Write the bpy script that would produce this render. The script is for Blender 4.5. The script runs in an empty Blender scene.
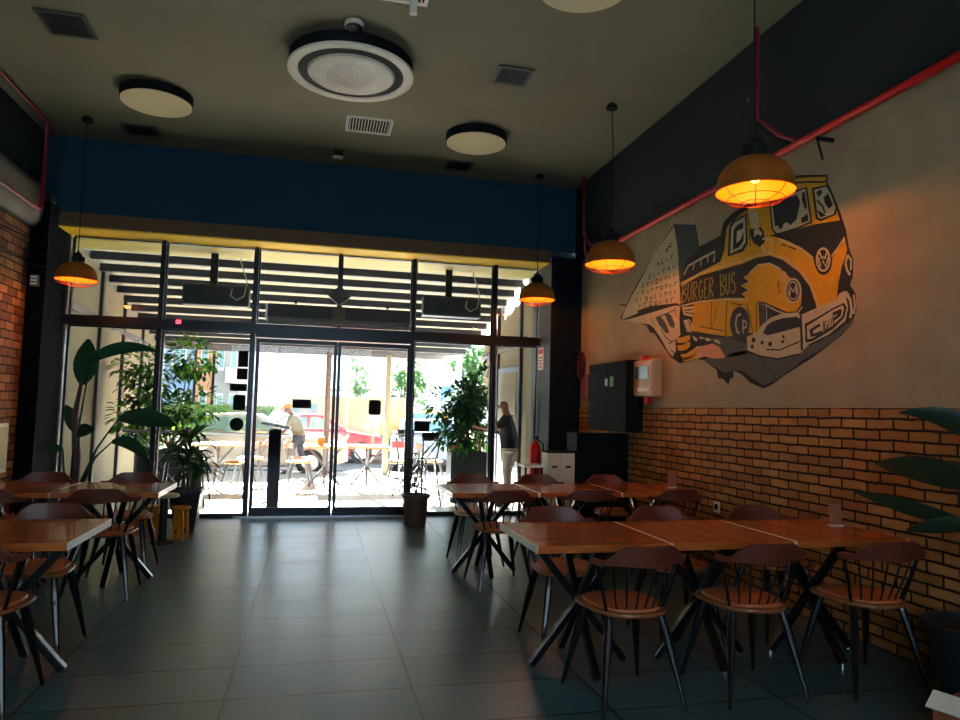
import bpy, bmesh, math, random
from mathutils import Vector, Matrix
from mathutils.geometry import tessellate_polygon
C = bpy.context.scene.collection
PI = math.pi
def R(a): return math.radians(a)

# ------------------------------------------------------------------ materials
MATS = {}
def srgb(c):
    return tuple(((x/255)/12.92 if x/255 <= .04045 else (((x/255)+.055)/1.055)**2.4) for x in c)
def mat(name, col, rough=.5, metal=0, noise=0, nscale=8, bump=0, bscale=60, spec=.5, coat=0, emit=None, estr=0, stretch=None, sub=0):
    m = bpy.data.materials.new(name); m.use_nodes = True
    nt = m.node_tree; b = nt.nodes['Principled BSDF']
    col = srgb(col)
    b.inputs['Base Color'].default_value = (*col, 1); b.inputs['Roughness'].default_value = rough
    b.inputs['Metallic'].default_value = metal; b.inputs['Specular IOR Level'].default_value = spec
    b.inputs['Coat Weight'].default_value = coat
    if emit: b.inputs['Emission Color'].default_value = (*emit, 1); b.inputs['Emission Strength'].default_value = estr
    tc = nt.nodes.new('ShaderNodeTexCoord'); mp = nt.nodes.new('ShaderNodeMapping')
    nt.links.new(tc.outputs['Object'], mp.inputs['Vector'])
    if stretch: mp.inputs['Scale'].default_value = stretch
    if noise:
        n = nt.nodes.new('ShaderNodeTexNoise'); n.inputs['Scale'].default_value = nscale; n.inputs['Detail'].default_value = 5
        nt.links.new(mp.outputs[0], n.inputs['Vector'])
        r = nt.nodes.new('ShaderNodeValToRGB'); r.color_ramp.elements[0].position = .3; r.color_ramp.elements[1].position = .7
        r.color_ramp.elements[0].color = (*[c*(1-noise) for c in col], 1)
        r.color_ramp.elements[1].color = (*[min(1, c*(1+noise)) for c in col], 1)
        nt.links.new(n.outputs['Fac'], r.inputs[0]); nt.links.new(r.outputs[0], b.inputs['Base Color'])
    if bump:
        n2 = nt.nodes.new('ShaderNodeTexNoise'); n2.inputs['Scale'].default_value = bscale; n2.inputs['Detail'].default_value = 4
        nt.links.new(mp.outputs[0], n2.inputs['Vector'])
        bp = nt.nodes.new('ShaderNodeBump'); bp.inputs['Strength'].default_value = bump; bp.inputs['Distance'].default_value = .01
        nt.links.new(n2.outputs['Fac'], bp.inputs['Height']); nt.links.new(bp.outputs[0], b.inputs['Normal'])
    MATS[name] = m
    return m
def tile_mat(name, col, grout, w, h, ox, oy, rough, mortar=.004, var=.12, offset=0.0, bumpd=.004):
    m = mat(name, col, rough); nt = m.node_tree; b = nt.nodes['Principled BSDF']
    tc = nt.nodes.new('ShaderNodeTexCoord'); mp = nt.nodes.new('ShaderNodeMapping')
    nt.links.new(tc.outputs['Object'], mp.inputs['Vector']); mp.inputs['Location'].default_value = (-ox, -oy, 0)
    br = nt.nodes.new('ShaderNodeTexBrick'); br.offset = offset; br.squash = 1
    br.inputs['Scale'].default_value = 1; br.inputs['Brick Width'].default_value = w; br.inputs['Row Height'].default_value = h
    br.inputs['Mortar Size'].default_value = mortar; br.inputs['Mortar Smooth'].default_value = .1; br.inputs['Bias'].default_value = 0
    c = srgb(col); br.inputs['Color1'].default_value = (*[x*(1-var) for x in c], 1); br.inputs['Color2'].default_value = (*[x*(1+var) for x in c], 1)
    br.inputs['Mortar'].default_value = (*srgb(grout), 1)
    nt.links.new(mp.outputs[0], br.inputs['Vector'])
    n = nt.nodes.new('ShaderNodeTexNoise'); n.inputs['Scale'].default_value = 2.2; n.inputs['Detail'].default_value = 8; n.inputs['Roughness'].default_value = .65
    nt.links.new(tc.outputs['Object'], n.inputs['Vector'])
    mx = nt.nodes.new('ShaderNodeMix'); mx.data_type = 'RGBA'; mx.blend_type = 'MULTIPLY'; mx.inputs[0].default_value = .5
    r = nt.nodes.new('ShaderNodeValToRGB'); r.color_ramp.elements[0].position = .3; r.color_ramp.elements[0].color = (.5, .5, .5, 1); r.color_ramp.elements[1].position = .7
    nt.links.new(n.outputs['Fac'], r.inputs[0]); nt.links.new(br.outputs['Color'], mx.inputs[6]); nt.links.new(r.outputs[0], mx.inputs[7])
    nt.links.new(mx.outputs[2], b.inputs['Base Color'])
    mr = nt.nodes.new('ShaderNodeMapRange'); mr.inputs['To Min'].default_value = rough-.07; mr.inputs['To Max'].default_value = rough+.1
    nt.links.new(n.outputs['Fac'], mr.inputs['Value']); nt.links.new(mr.outputs[0], b.inputs['Roughness'])
    # bump: grout grooves and slate relief
    inv = nt.nodes.new('ShaderNodeMath'); inv.operation = 'SUBTRACT'; inv.inputs[0].default_value = 1
    nt.links.new(br.outputs['Fac'], inv.inputs[1])
    n3 = nt.nodes.new('ShaderNodeTexNoise'); n3.inputs['Scale'].default_value = 9; n3.inputs['Detail'].default_value = 6
    nt.links.new(tc.outputs['Object'], n3.inputs['Vector'])
    ad = nt.nodes.new('ShaderNodeMath'); ad.operation = 'MULTIPLY_ADD'; ad.inputs[1].default_value = .10
    nt.links.new(n3.outputs['Fac'], ad.inputs[0]); nt.links.new(inv.outputs[0], ad.inputs[2])
    bp = nt.nodes.new('ShaderNodeBump'); bp.inputs['Strength'].default_value = .5; bp.inputs['Distance'].default_value = bumpd
    nt.links.new(ad.outputs[0], bp.inputs['Height']); nt.links.new(bp.outputs[0], b.inputs['Normal'])
    return m
def brick_mat(name, c1, c2, c3, mortarc, w, h, oz, mortar=.009):
    m = mat(name, c1, .85); nt = m.node_tree; b = nt.nodes['Principled BSDF']
    tc = nt.nodes.new('ShaderNodeTexCoord'); sp = nt.nodes.new('ShaderNodeSeparateXYZ'); cb = nt.nodes.new('ShaderNodeCombineXYZ')
    nt.links.new(tc.outputs['Object'], sp.inputs[0])
    az = nt.nodes.new('ShaderNodeMath'); az.operation = 'SUBTRACT'; az.inputs[1].default_value = oz
    nt.links.new(sp.outputs['Z'], az.inputs[0]); nt.links.new(sp.outputs['Y'], cb.inputs['X']); nt.links.new(az.outputs[0], cb.inputs['Y'])
    # wobble so the courses look hand laid
    nw = nt.nodes.new('ShaderNodeTexNoise'); nw.inputs['Scale'].default_value = 7; nw.inputs['Detail'].default_value = 3
    nt.links.new(cb.outputs[0], nw.inputs['Vector'])
    vs = nt.nodes.new('ShaderNodeVectorMath'); vs.operation = 'SUBTRACT'; vs.inputs[1].default_value = (.5, .5, .5)
    vm = nt.nodes.new('ShaderNodeVectorMath'); vm.operation = 'SCALE'; vm.inputs['Scale'].default_value = .022
    va = nt.nodes.new('ShaderNodeVectorMath'); va.operation = 'ADD'
    nt.links.new(nw.outputs['Color'], vs.inputs[0]); nt.links.new(vs.outputs[0], vm.inputs[0]); nt.links.new(vm.outputs[0], va.inputs[0]); nt.links.new(cb.outputs[0], va.inputs[1])
    br = nt.nodes.new('ShaderNodeTexBrick'); br.offset = .5
    br.inputs['Scale'].default_value = 1; br.inputs['Brick Width'].default_value = w; br.inputs['Row Height'].default_value = h
    br.inputs['Mortar Size'].default_value = mortar; br.inputs['Mortar Smooth'].default_value = .25; br.inputs['Bias'].default_value = -.1
    br.inputs['Color1'].default_value = (*srgb(c1), 1); br.inputs['Color2'].default_value = (*srgb(c2), 1); br.inputs['Mortar'].default_value = (*srgb(mortarc), 1)
    nt.links.new(va.outputs[0], br.inputs['Vector'])
    n = nt.nodes.new('ShaderNodeTexNoise'); n.inputs['Scale'].default_value = 5; n.inputs['Detail'].default_value = 7
    nt.links.new(cb.outputs[0], n.inputs['Vector'])
    r = nt.nodes.new('ShaderNodeValToRGB'); r.color_ramp.elements[0].position = .35; r.color_ramp.elements[1].position = .7
    r.color_ramp.elements[0].color = (*srgb(c3), 1); r.color_ramp.elements[1].color = (1, 1, 1, 1)
    mx = nt.nodes.new('ShaderNodeMix'); mx.data_type = 'RGBA'; mx.blend_type = 'MULTIPLY'; mx.inputs[0].default_value = .45
    nt.links.new(n.outputs['Fac'], r.inputs[0]); nt.links.new(br.outputs['Color'], mx.inputs[6]); nt.links.new(r.outputs[0], mx.inputs[7]); nt.links.new(mx.outputs[2], b.inputs['Base Color'])
    inv = nt.nodes.new('ShaderNodeMath'); inv.operation = 'SUBTRACT'; inv.inputs[0].default_value = 1
    nt.links.new(br.outputs['Fac'], inv.inputs[1])
    n3 = nt.nodes.new('ShaderNodeTexNoise'); n3.inputs['Scale'].default_value = 45; n3.inputs['Detail'].default_value = 5
    nt.links.new(cb.outputs[0], n3.inputs['Vector'])
    ad = nt.nodes.new('ShaderNodeMath'); ad.operation = 'MULTIPLY_ADD'; ad.inputs[1].default_value = .55
    nt.links.new(n3.outputs['Fac'], ad.inputs[0]); nt.links.new(inv.outputs[0], ad.inputs[2])
    bp = nt.nodes.new('ShaderNodeBump'); bp.inputs['Strength'].default_value = 1; bp.inputs['Distance'].default_value = .012
    nt.links.new(ad.outputs[0], bp.inputs['Height']); nt.links.new(bp.outputs[0], b.inputs['Normal'])
    return m
def glass_mat(name, tint=(.93, .96, .97), refl=.5):
    m = bpy.data.materials.new(name); m.use_nodes = True; nt = m.node_tree; nt.nodes.clear()
    o = nt.nodes.new('ShaderNodeOutputMaterial'); t = nt.nodes.new('ShaderNodeBsdfTransparent'); t.inputs[0].default_value = (*tint, 1)
    g = nt.nodes.new('ShaderNodeBsdfGlossy'); g.inputs['Roughness'].default_value = .02
    f = nt.nodes.new('ShaderNodeFresnel'); f.inputs['IOR'].default_value = 1.45
    k = nt.nodes.new('ShaderNodeMath'); k.operation = 'MULTIPLY'; k.inputs[1].default_value = refl
    mx = nt.nodes.new('ShaderNodeMixShader')
    nt.links.new(f.outputs[0], k.inputs[0]); nt.links.new(k.outputs[0], mx.inputs[0]); nt.links.new(t.outputs[0], mx.inputs[1]); nt.links.new(g.outputs[0], mx.inputs[2])
    nt.links.new(mx.outputs[0], o.inputs[0]); MATS[name] = m
    return m
def translucent_mat(name, col, frac=.5):
    m = mat(name, col, .8); nt = m.node_tree; b = nt.nodes['Principled BSDF']; o = nt.nodes['Material Output']
    t = nt.nodes.new('ShaderNodeBsdfTranslucent'); t.inputs[0].default_value = (*srgb(col), 1)
    mx = nt.nodes.new('ShaderNodeMixShader'); mx.inputs[0].default_value = frac
    nt.links.new(b.outputs[0], mx.inputs[1]); nt.links.new(t.outputs[0], mx.inputs[2]); nt.links.new(mx.outputs[0], o.inputs[0])
    return m

floor_m = tile_mat('floor_tile', (68, 110, 118), (14, 18, 20), .962, .463, -.383-.962*10, 3.877-.463*40, .30, mortar=.009, bumpd=.008)
floor_m.node_tree.nodes['Principled BSDF'].inputs['Specular IOR Level'].default_value = .6
terrace_m = tile_mat('terrace_tile', (186, 182, 170), (120, 118, 110), .6, .6, 0, 10, .35, bumpd=.001)
brick_r = brick_mat('brick_right', (208, 156, 84), (172, 112, 54), (190, 140, 100), (38, 26, 18), .235, .0722, 1.588-.0722*22)
brick_l = brick_mat('brick_left', (206, 140, 84), (124, 72, 48), (170, 120, 96), (30, 24, 22), .235, .0985, 3.56-.0985*37)
plaster = mat('plaster_beige', (168, 152, 120), .9, noise=.10, nscale=3, bump=.6, bscale=55)
ceil_m = mat('ceiling_dark', (132, 130, 106), .8, noise=.06, nscale=1.2, bump=.12, bscale=30)
navy = mat('navy_paint', (10, 60, 86), .8, bump=.1)
dkwall = mat('dark_paint', (12, 28, 30), .75, bump=.15)
blackp = mat('black_paint', (14, 24, 36), .85, spec=.2)
pill_lit = mat('pillar_lit_side', (60, 76, 84), .6)
beam_m = mat('beam_grey', (112, 110, 98), .6, bump=.1)
brownf = mat('fascia_brown', (104, 78, 50), .6, noise=.1)
yellowf = mat('soffit_yellow', (255, 206, 10), .6)
alu = mat('aluminium_dark', (36, 40, 48), .3, .6)
alul = mat('aluminium_light', (176, 176, 186), .25, .8)
glass = glass_mat('window_glass')
chair_black = mat('black_metal', (12, 15, 18), .3, .2, coat=.4)
wood_dk = mat('crest_wood', (100, 44, 30), .5, noise=.25, nscale=5, stretch=(2, 14, 14), coat=.1)
seat_w = mat('seat_wood', (146, 88, 48), .42, noise=.2, nscale=6, stretch=(12, 2, 2), coat=.25)
pad_m = mat('seat_pad', (190, 106, 60), .5, noise=.12, nscale=20)
table_m = mat('table_wood', (190, 100, 44), .24, noise=.16, nscale=4, stretch=(2, 12, 12), coat=.35)
edge_m = mat('cream_edge', (250, 244, 220), .3, coat=.5)
white_m = mat('white_plastic', (246, 244, 228), .4)
cream_m = mat('cream_diffuser', (246, 234, 190), .4)
steel = mat('steel', (200, 200, 205), .2, 1)
red_m = mat('red_paint', (214, 20, 28), .4)
wine_m = mat('wine_paint', (130, 22, 46), .35, coat=.3)
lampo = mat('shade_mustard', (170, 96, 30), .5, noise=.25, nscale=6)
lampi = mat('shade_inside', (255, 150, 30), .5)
bulb_m = mat('bulb', (255, 200, 90), .4, emit=(1, .36, .04), estr=9)
bulbo = mat('bulb_small', (255, 200, 90), .4, emit=(1, .42, .06), estr=30)
leaf_d = translucent_mat('leaf_dark', (18, 66, 40), .2); leaf_b = translucent_mat('leaf_bright', (96, 150, 40), .35); leaf_m = translucent_mat('leaf_mid', (54, 110, 44), .3)
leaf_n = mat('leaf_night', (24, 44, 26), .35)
bark = mat('bark', (96, 66, 50), .8, noise=.3, nscale=20)
pot_br = mat('pot_brown', (86, 66, 54), .5, noise=.1); pot_bk = mat('pot_black', (24, 34, 36), .45); soil = mat('soil', (50, 36, 26), .95, bump=1)
orange_w = mat('orange_wood', (226, 140, 30), .4, noise=.15, nscale=5)
fabric = translucent_mat('awning_fabric', (140, 132, 112), .05)
rafter = mat('rafter_dark', (34, 38, 50), .5)
ext_beige = mat('terrace_beige', (124, 118, 98), .8, noise=.05)
soff_dim = mat('soffit_yellow_dim', (150, 140, 70), .6)
asphalt = mat('asphalt', (84, 80, 74), .9, noise=.15, nscale=3, bump=.3)
kerb_m = mat('kerb', (196, 188, 170), .9)
tyre = mat('tyre', (30, 30, 32), .8); carglass = mat('car_glass', (100, 130, 122), .12, coat=1)
skin_m = mat('skin', (120, 76, 58), .55); shirt_n = mat('navy_shirt', (8, 12, 24), .8); trouser_l = mat('pale_trousers', (176, 170, 158), .8)
shirt_w = mat('khaki_vest', (112, 108, 88), .85); trouser_g = mat('grey_trousers', (70, 72, 84), .85); cap_o = mat('orange_cap', (240, 130, 50), .7); shoe_m = mat('shoe', (30, 30, 34), .6)
hair_m = mat('grey_hair', (80, 74, 70), .8); eye_m = mat('eye', (20, 16, 14), .2)
blk = mat('black_vinyl', (16, 20, 26), .7, spec=.25); screen = mat('screen_blue', (120, 190, 220), .3, emit=(.3, .7, .9), estr=.4)
redled = mat('red_led', (220, 30, 40), .3, emit=(1, .05, .08), estr=3)
cabw = mat('cabinet_white', (224, 216, 190), .5); cabb = mat('cabinet_black', (10, 22, 26), .85, spec=.15)
beige_p = mat('beige_plastic', (196, 168, 128), .45)
heater_m = mat('heater_grey', (66, 70, 76), .5)

# ------------------------------------------------------------------ mesh helpers
class MB:
    def __init__(s): s.bm = bmesh.new(); s.mi = 0
    def _f(s, vs):
        try: f = s.bm.faces.new(vs); f.material_index = s.mi; return f
        except ValueError: return None
    def box(s, c, d, rz=0, rx=0, ry=0):
        M = Matrix.Translation(c) @ Matrix.Rotation(rz, 4, 'Z') @ Matrix.Rotation(rx, 4, 'X') @ Matrix.Rotation(ry, 4, 'Y')
        v = [s.bm.verts.new(M @ Vector((x*d[0]/2, y*d[1]/2, z*d[2]/2))) for x in (-1, 1) for y in (-1, 1) for z in (-1, 1)]
        for q in ((0, 1, 3, 2), (4, 6, 7, 5), (0, 4, 5, 1), (2, 3, 7, 6), (0, 2, 6, 4), (1, 5, 7, 3)): s._f([v[i] for i in q])
        return s
    def bx(s, x0, x1, y0, y1, z0, z1): return s.box(((x0+x1)/2, (y0+y1)/2, (z0+z1)/2), (abs(x1-x0), abs(y1-y0), abs(z1-z0)))
    def frame(s, p, q):
        d = (q-p).normalized(); a = Vector((0, 0, 1)) if abs(d.z) < .95 else Vector((1, 0, 0))
        u = d.cross(a).normalized(); return u, u.cross(d).normalized()
    def bar(s, p, q, w, h=None, w2=None, h2=None):
        p, q = Vector(p), Vector(q); u, v = s.frame(p, q); h = h or w; w2 = w2 or w; h2 = h2 or h
        r = []
        for c, a, b in ((p, w, h), (q, w2, h2)):
            r.append([s.bm.verts.new(c+u*a/2*i+v*b/2*j) for i, j in ((-1, -1), (1, -1), (1, 1), (-1, 1))])
        s._f(r[0][::-1]); s._f(r[1])
        for i in range(4): s._f([r[0][i], r[0][(i+1) % 4], r[1][(i+1) % 4], r[1][i]])
        return s
    def tube(s, pts, r, n=8, r2=None, cap=True):
        pts = [Vector(p) for p in pts]; rings = []; m = len(pts)
        u0 = None
        for i, p in enumerate(pts):
            d = (pts[min(i+1, m-1)]-pts[max(i-1, 0)]).normalized()
            if u0 is None: u, v = s.frame(p, p+d)
            else:
                u = (u0 - d*u0.dot(d))
                u = u.normalized() if u.length > 1e-6 else s.frame(p, p+d)[0]
                v = u.cross(d).normalized()
            u0 = u
            rr = r[i] if isinstance(r, (list, tuple)) else (r if r2 is None else r+(r2-r)*i/(m-1))
            rings.append([s.bm.verts.new(p+u*math.cos(2*PI*k/n)*rr+v*math.sin(2*PI*k/n)*rr) for k in range(n)])
        for a, b in zip(rings, rings[1:]):
            for k in range(n): s._f([a[k], a[(k+1) % n], b[(k+1) % n], b[k]])
        if cap: s._f(rings[0][::-1]); s._f(rings[-1])
        return s
    def lathe(s, prof, n=24, c=(0, 0, 0), sx=1, sy=1):
        c = Vector(c); rings = []
        for r, z in prof:
            rings.append([s.bm.verts.new(c+Vector((math.cos(2*PI*k/n)*max(r, 1e-4)*sx, math.sin(2*PI*k/n)*max(r, 1e-4)*sy, z))) for k in range(n)])
        for a, b in zip(rings, rings[1:]):
            for k in range(n): s._f([a[k], a[(k+1) % n], b[(k+1) % n], b[k]])
        s._f(rings[0][::-1]); s._f(rings[-1])
        return s
    def prism(s, pts, z0, z1, axis='z', M=None):
        def P(a, b, c):
            v = Vector((a, b, c)) if axis == 'z' else (Vector((a, c, b)) if axis == 'y' else Vector((c, a, b)))
            return M @ v if M else v
        A = [s.bm.verts.new(P(a, b, z0)) for a, b in pts]; B = [s.bm.verts.new(P(a, b, z1)) for a, b in pts]
        t = tessellate_polygon([[Vector((a, b, 0)) for a, b in pts]])
        for q in t: s._f([A[i] for i in q]); s._f([B[i] for i in q][::-1])
        n = len(pts)
        for i in range(n): s._f([A[i], A[(i+1) % n], B[(i+1) % n], B[i]])
        return s
    def grid(s, rows, close=False):
        V = [[s.bm.verts.new(p) for p in r] for r in rows]
        for a, b in zip(V, V[1:]):
            for k in range(len(a)-1+(1 if close else 0)): s._f([a[k], a[(k+1) % len(a)], b[(k+1) % len(a)], b[k]])
        return V
    def sphere(s, c, r, n=12, sc=(1, 1, 1)):
        M = Matrix.Translation(c) @ Matrix.Diagonal((*[r*k for k in sc], 1))
        bmesh.ops.create_uvsphere(s.bm, u_segments=n, v_segments=max(6, n*2//3), radius=1, matrix=M); 
        return s
    def build(s, name, m, parent=None, smooth=False, bevel=0, thing=None, loc=None):
        bmesh.ops.recalc_face_normals(s.bm, faces=s.bm.faces)
        me = bpy.data.meshes.new(name); s.bm.to_mesh(me); s.bm.free()
        for k in (m if isinstance(m, (list, tuple)) else [m]): me.materials.append(k)
        o = bpy.data.objects.new(name, me); C.objects.link(o)
        if smooth:
            for p in me.polygons: p.use_smooth = True
            if smooth != 'all':
                try: me.set_sharp_from_angle(angle=R(40))
                except Exception: pass
        if bevel:
            b = o.modifiers.new('bevel', 'BEVEL'); b.width = bevel; b.segments = 2; b.limit_method = 'ANGLE'
        if parent: o.parent = parent
        if loc: o.location = loc
        return o
def tag(o, label, cat, group=None, kind=None):
    o['label'] = label; o['category'] = cat
    if group: o['group'] = group
    if kind: o['kind'] = kind
    return o
def thing(name, label, cat, loc=(0, 0, 0), rz=0, group=None):
    o = bpy.data.objects.new(name, None); C.objects.link(o); o.location = loc; o.rotation_euler = (0, 0, rz); o.empty_display_size = .1
    return tag(o, label, cat, group)
def struct(o): o['kind'] = 'structure'; return o
KIDS = {}
def dup(root, loc, rz=0, label=None, group=None, sc=None):
    r = root.copy(); C.objects.link(r); r.location = loc; r.rotation_euler = (0, 0, rz)
    if sc: r.scale = (sc, sc, sc)
    if label: r['label'] = label
    if group: r['group'] = group
    for ch in [o for o in bpy.data.objects if o.parent == root]:
        c = ch.copy(); C.objects.link(c); c.parent = r
        for g in [o for o in bpy.data.objects if o.parent == ch]:
            d = g.copy(); C.objects.link(d); d.parent = c
    return r
SKY, SUN, EXPO, REAR_FILL = 3.5, 190, .5, 16
# ------------------------------------------------------------------ room shell
XL, XR, YB, YG, ZC = -3.4, 3.73, -2.5, 10.0, 4.85
struct(MB().bx(XL-.3, XR+.3, YB-.2, 10.06, -.12, 0).build('floor', floor_m))
struct(MB().bx(XL-.3, XR+.3, YB-.2, 9.66, ZC, ZC+.2).build('ceiling', ceil_m))
b = MB(); b.bx(XL-.3, XR+.3, YB-.2, YB, 0, .7).bx(XL-.3, XR+.3, YB-.2, YB, 3.4, ZC).bx(XL-.3, -2.6, YB-.2, YB, .7, 3.4).bx(1.8, XR+.3, YB-.2, YB, .7, 3.4)
struct(b.build('wall_back', dkwall))
b = MB()
for x in (-2.57, -1.1, .37, 1.77): b.bx(x-.03, x+.03, YB-.12, YB-.06, .7, 3.4)
b.bx(-2.6, 1.8, YB-.12, YB-.06, .7, .76).bx(-2.6, 1.8, YB-.12, YB-.06, 3.34, 3.4); rw = struct(b.build('window_30', alu))  # invented window in the unseen back wall, opening for the added fill
MB().bx(-2.6, 1.8, YB-.094, YB-.086, .7, 3.4).build('pane', glass, rw)
l = bpy.data.lights.new('rear_fill', 'AREA'); l.shape = 'RECTANGLE'; l.size = 4.3; l.size_y = 2.6; l.energy = REAR_FILL; l.color = (.42, .74, 1)  # added cool fill lamp behind the camera, lifts surfaces facing it
lo = bpy.data.objects.new('rear_fill', l); C.objects.link(lo); lo.location = (-.4, YB-.05, 2.05); lo.rotation_euler = (R(90), 0, 0)
struct(MB().bx(XL-.3, XR+.3, 9.66, 9.9, 3.87, ZC+.2).build('wall_front', navy))
struct(MB().bx(XR, XR+.3, YB, 10.4, 1.588, 3.73).build('wall_right', plaster))
w = MB().bx(XR-.012, XR+.3, YB, 10.4, 0, 1.588).build('wall_right_brick', brick_r); struct(w)
struct(MB().bx(XR-.05, XR+.3, YB, 9.66, 3.73, ZC).build('wall_right_upper', dkwall))
struct(MB().bx(XL-.3, XL, YB, 9.66, 0, 3.56).build('wall_left', brick_l))
struct(MB().bx(XL-.3, XL-.02, YB, 9.66, 4.17, ZC).build('wall_left_upper', dkwall))
# rounded grey beam box along the top of the left wall
b = MB(); pr = [(XL-.3, 3.56), (XL+.04, 3.58), (XL+.10, 3.64), (XL+.13, 3.75), (XL+.13, 3.98), (XL+.09, 4.09), (XL+.0, 4.16), (XL-.3, 4.17)]
b.prism(pr, YB, 9.66, 'y'); struct(b.build('trim_1', beam_m, smooth=True))
# pillars
struct(MB().bx(3.265, XR, 9.5, 10.35, 0, 3.75).build('wall_front_right', [blackp]))
struct(MB().bx(3.255, 3.265, 9.5, 10.35, 0, 3.75).build('trim_2', pill_lit))  # grey sheet on the black pillar, its lit side put into colour
struct(MB().bx(XL-.3, -3.2, 9.3, 10.3, 0, 3.9).build('wall_front_left', mat('pillar_black', (8, 14, 22), .9, spec=.1)))
struct(MB().bx(-3.22, -3.17, 10.0, 10.06, 0, 3.66).build('trim_3', alul))
# yellow soffit box over the glass front
struct(MB().bx(-3.2, 3.265, 9.6, 9.66, 3.69, 3.87).build('trim_4', brownf))
struct(MB().bx(-3.2, 3.265, 9.6, 10.14, 3.672, 3.69).build('trim_5', yellowf))
struct(MB().bx(-3.5, 3.6, 10.14, 10.8, 3.66, 3.80).build('trim_6', soff_dim))  # outer end of the yellow soffit, dimming behind glass mixed into its colour
struct(MB().bx(-3.5, 3.8, 9.9, 10.8, 3.80, 4.6).build('wall_facade', navy))

# ------------------------------------------------------------------ glass front
def pane(x0, x1, z0, z1, parent, y=10.03):
    return MB().bx(x0, x1, y-.004, y+.004, z0, z1).build('pane', glass, parent)
def win(name, x0, x1, z0, z1, fw=.035):
    b = MB()
    b.bx(x0, x0+fw, 10.0, 10.06, z0, z1); b.bx(x1-fw, x1, 10.0, 10.06, z0, z1)
    b.bx(x0+fw, x1-fw, 10.0, 10.06, z0, z0+fw); b.bx(x0+fw, x1-fw, 10.0, 10.06, z1-fw, z1)
    o = struct(b.build(name, alu)); pane(x0+fw, x1-fw, z0+fw, z1-fw, o); return o
ZT = 2.55
MX = [-3.17, -2.03, -.84, 1.34, 2.55, 3.255]
k = 1
for i in (0, 1, 3, 4):
    win('window_%d' % k, MX[i]+.03, MX[i+1]-.03, .03, ZT-.06, .02); k += 1
    win('window_%d' % k, MX[i]+.03, MX[i+1]-.03, ZT+.06, 3.66, .015); k += 1
win('window_%d' % k, MX[2]+.03, .27, ZT+.08, 3.66, .015); k += 1
win('window_%d' % k, .31, MX[3]-.03, ZT+.08, 3.66, .015)
n = 7
for x in MX[1:5]:
    b = MB().bx(x-.028, x+.022, 9.95, 10.1, 0, 3.672); struct(b.build('trim_%d' % n, alu)); n += 1
    struct(MB().bx(x+.022, x+.03, 9.95, 10.1, 0, 3.672).build('trim_%d' % n, alul)); n += 1  # pale strip paints the light caught by the mullion edge
struct(MB().bx(.27, .31, 9.98, 10.08, ZT+.06, 3.672).build('trim_15', alu))
struct(MB().bx(-3.2, 3.255, 9.94, 10.09, ZT-.06, ZT+.06).build('trim_16', alu))
struct(MB().bx(-.81, 1.32, 9.9, 10.1, ZT-.12, ZT-.06).build('trim_17', alu))
for i, (x0, x1) in enumerate(((-.8, .285), (.295, 1.32))):
    b = MB(); b.bx(x0, x0+.045, 9.97, 10.02, .02, ZT-.13); b.bx(x1-.045, x1, 9.97, 10.02, .02, ZT-.13)
    b.bx(x0+.045, x1-.045, 9.97, 10.02, .02, .13); b.bx(x0+.045, x1-.045, 9.97, 10.02, ZT-.19, ZT-.13)
    o = struct(b.build('door_%d' % (i+1), alu)); pane(x0+.045, x1-.045, .13, ZT-.19, o, 9.995)
struct(MB().bx(-2.0, -.86, 9.97, 10.08, 0, .035).build('trim_18', alu))
struct(MB().bx(-1.0, 1.4, 9.93, 10.09, 0, .022).build('trim_19', alul))
struct(MB().bx(1.37, 3.25, 9.97, 10.08, 0, .035).build('trim_20', alu))

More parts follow.
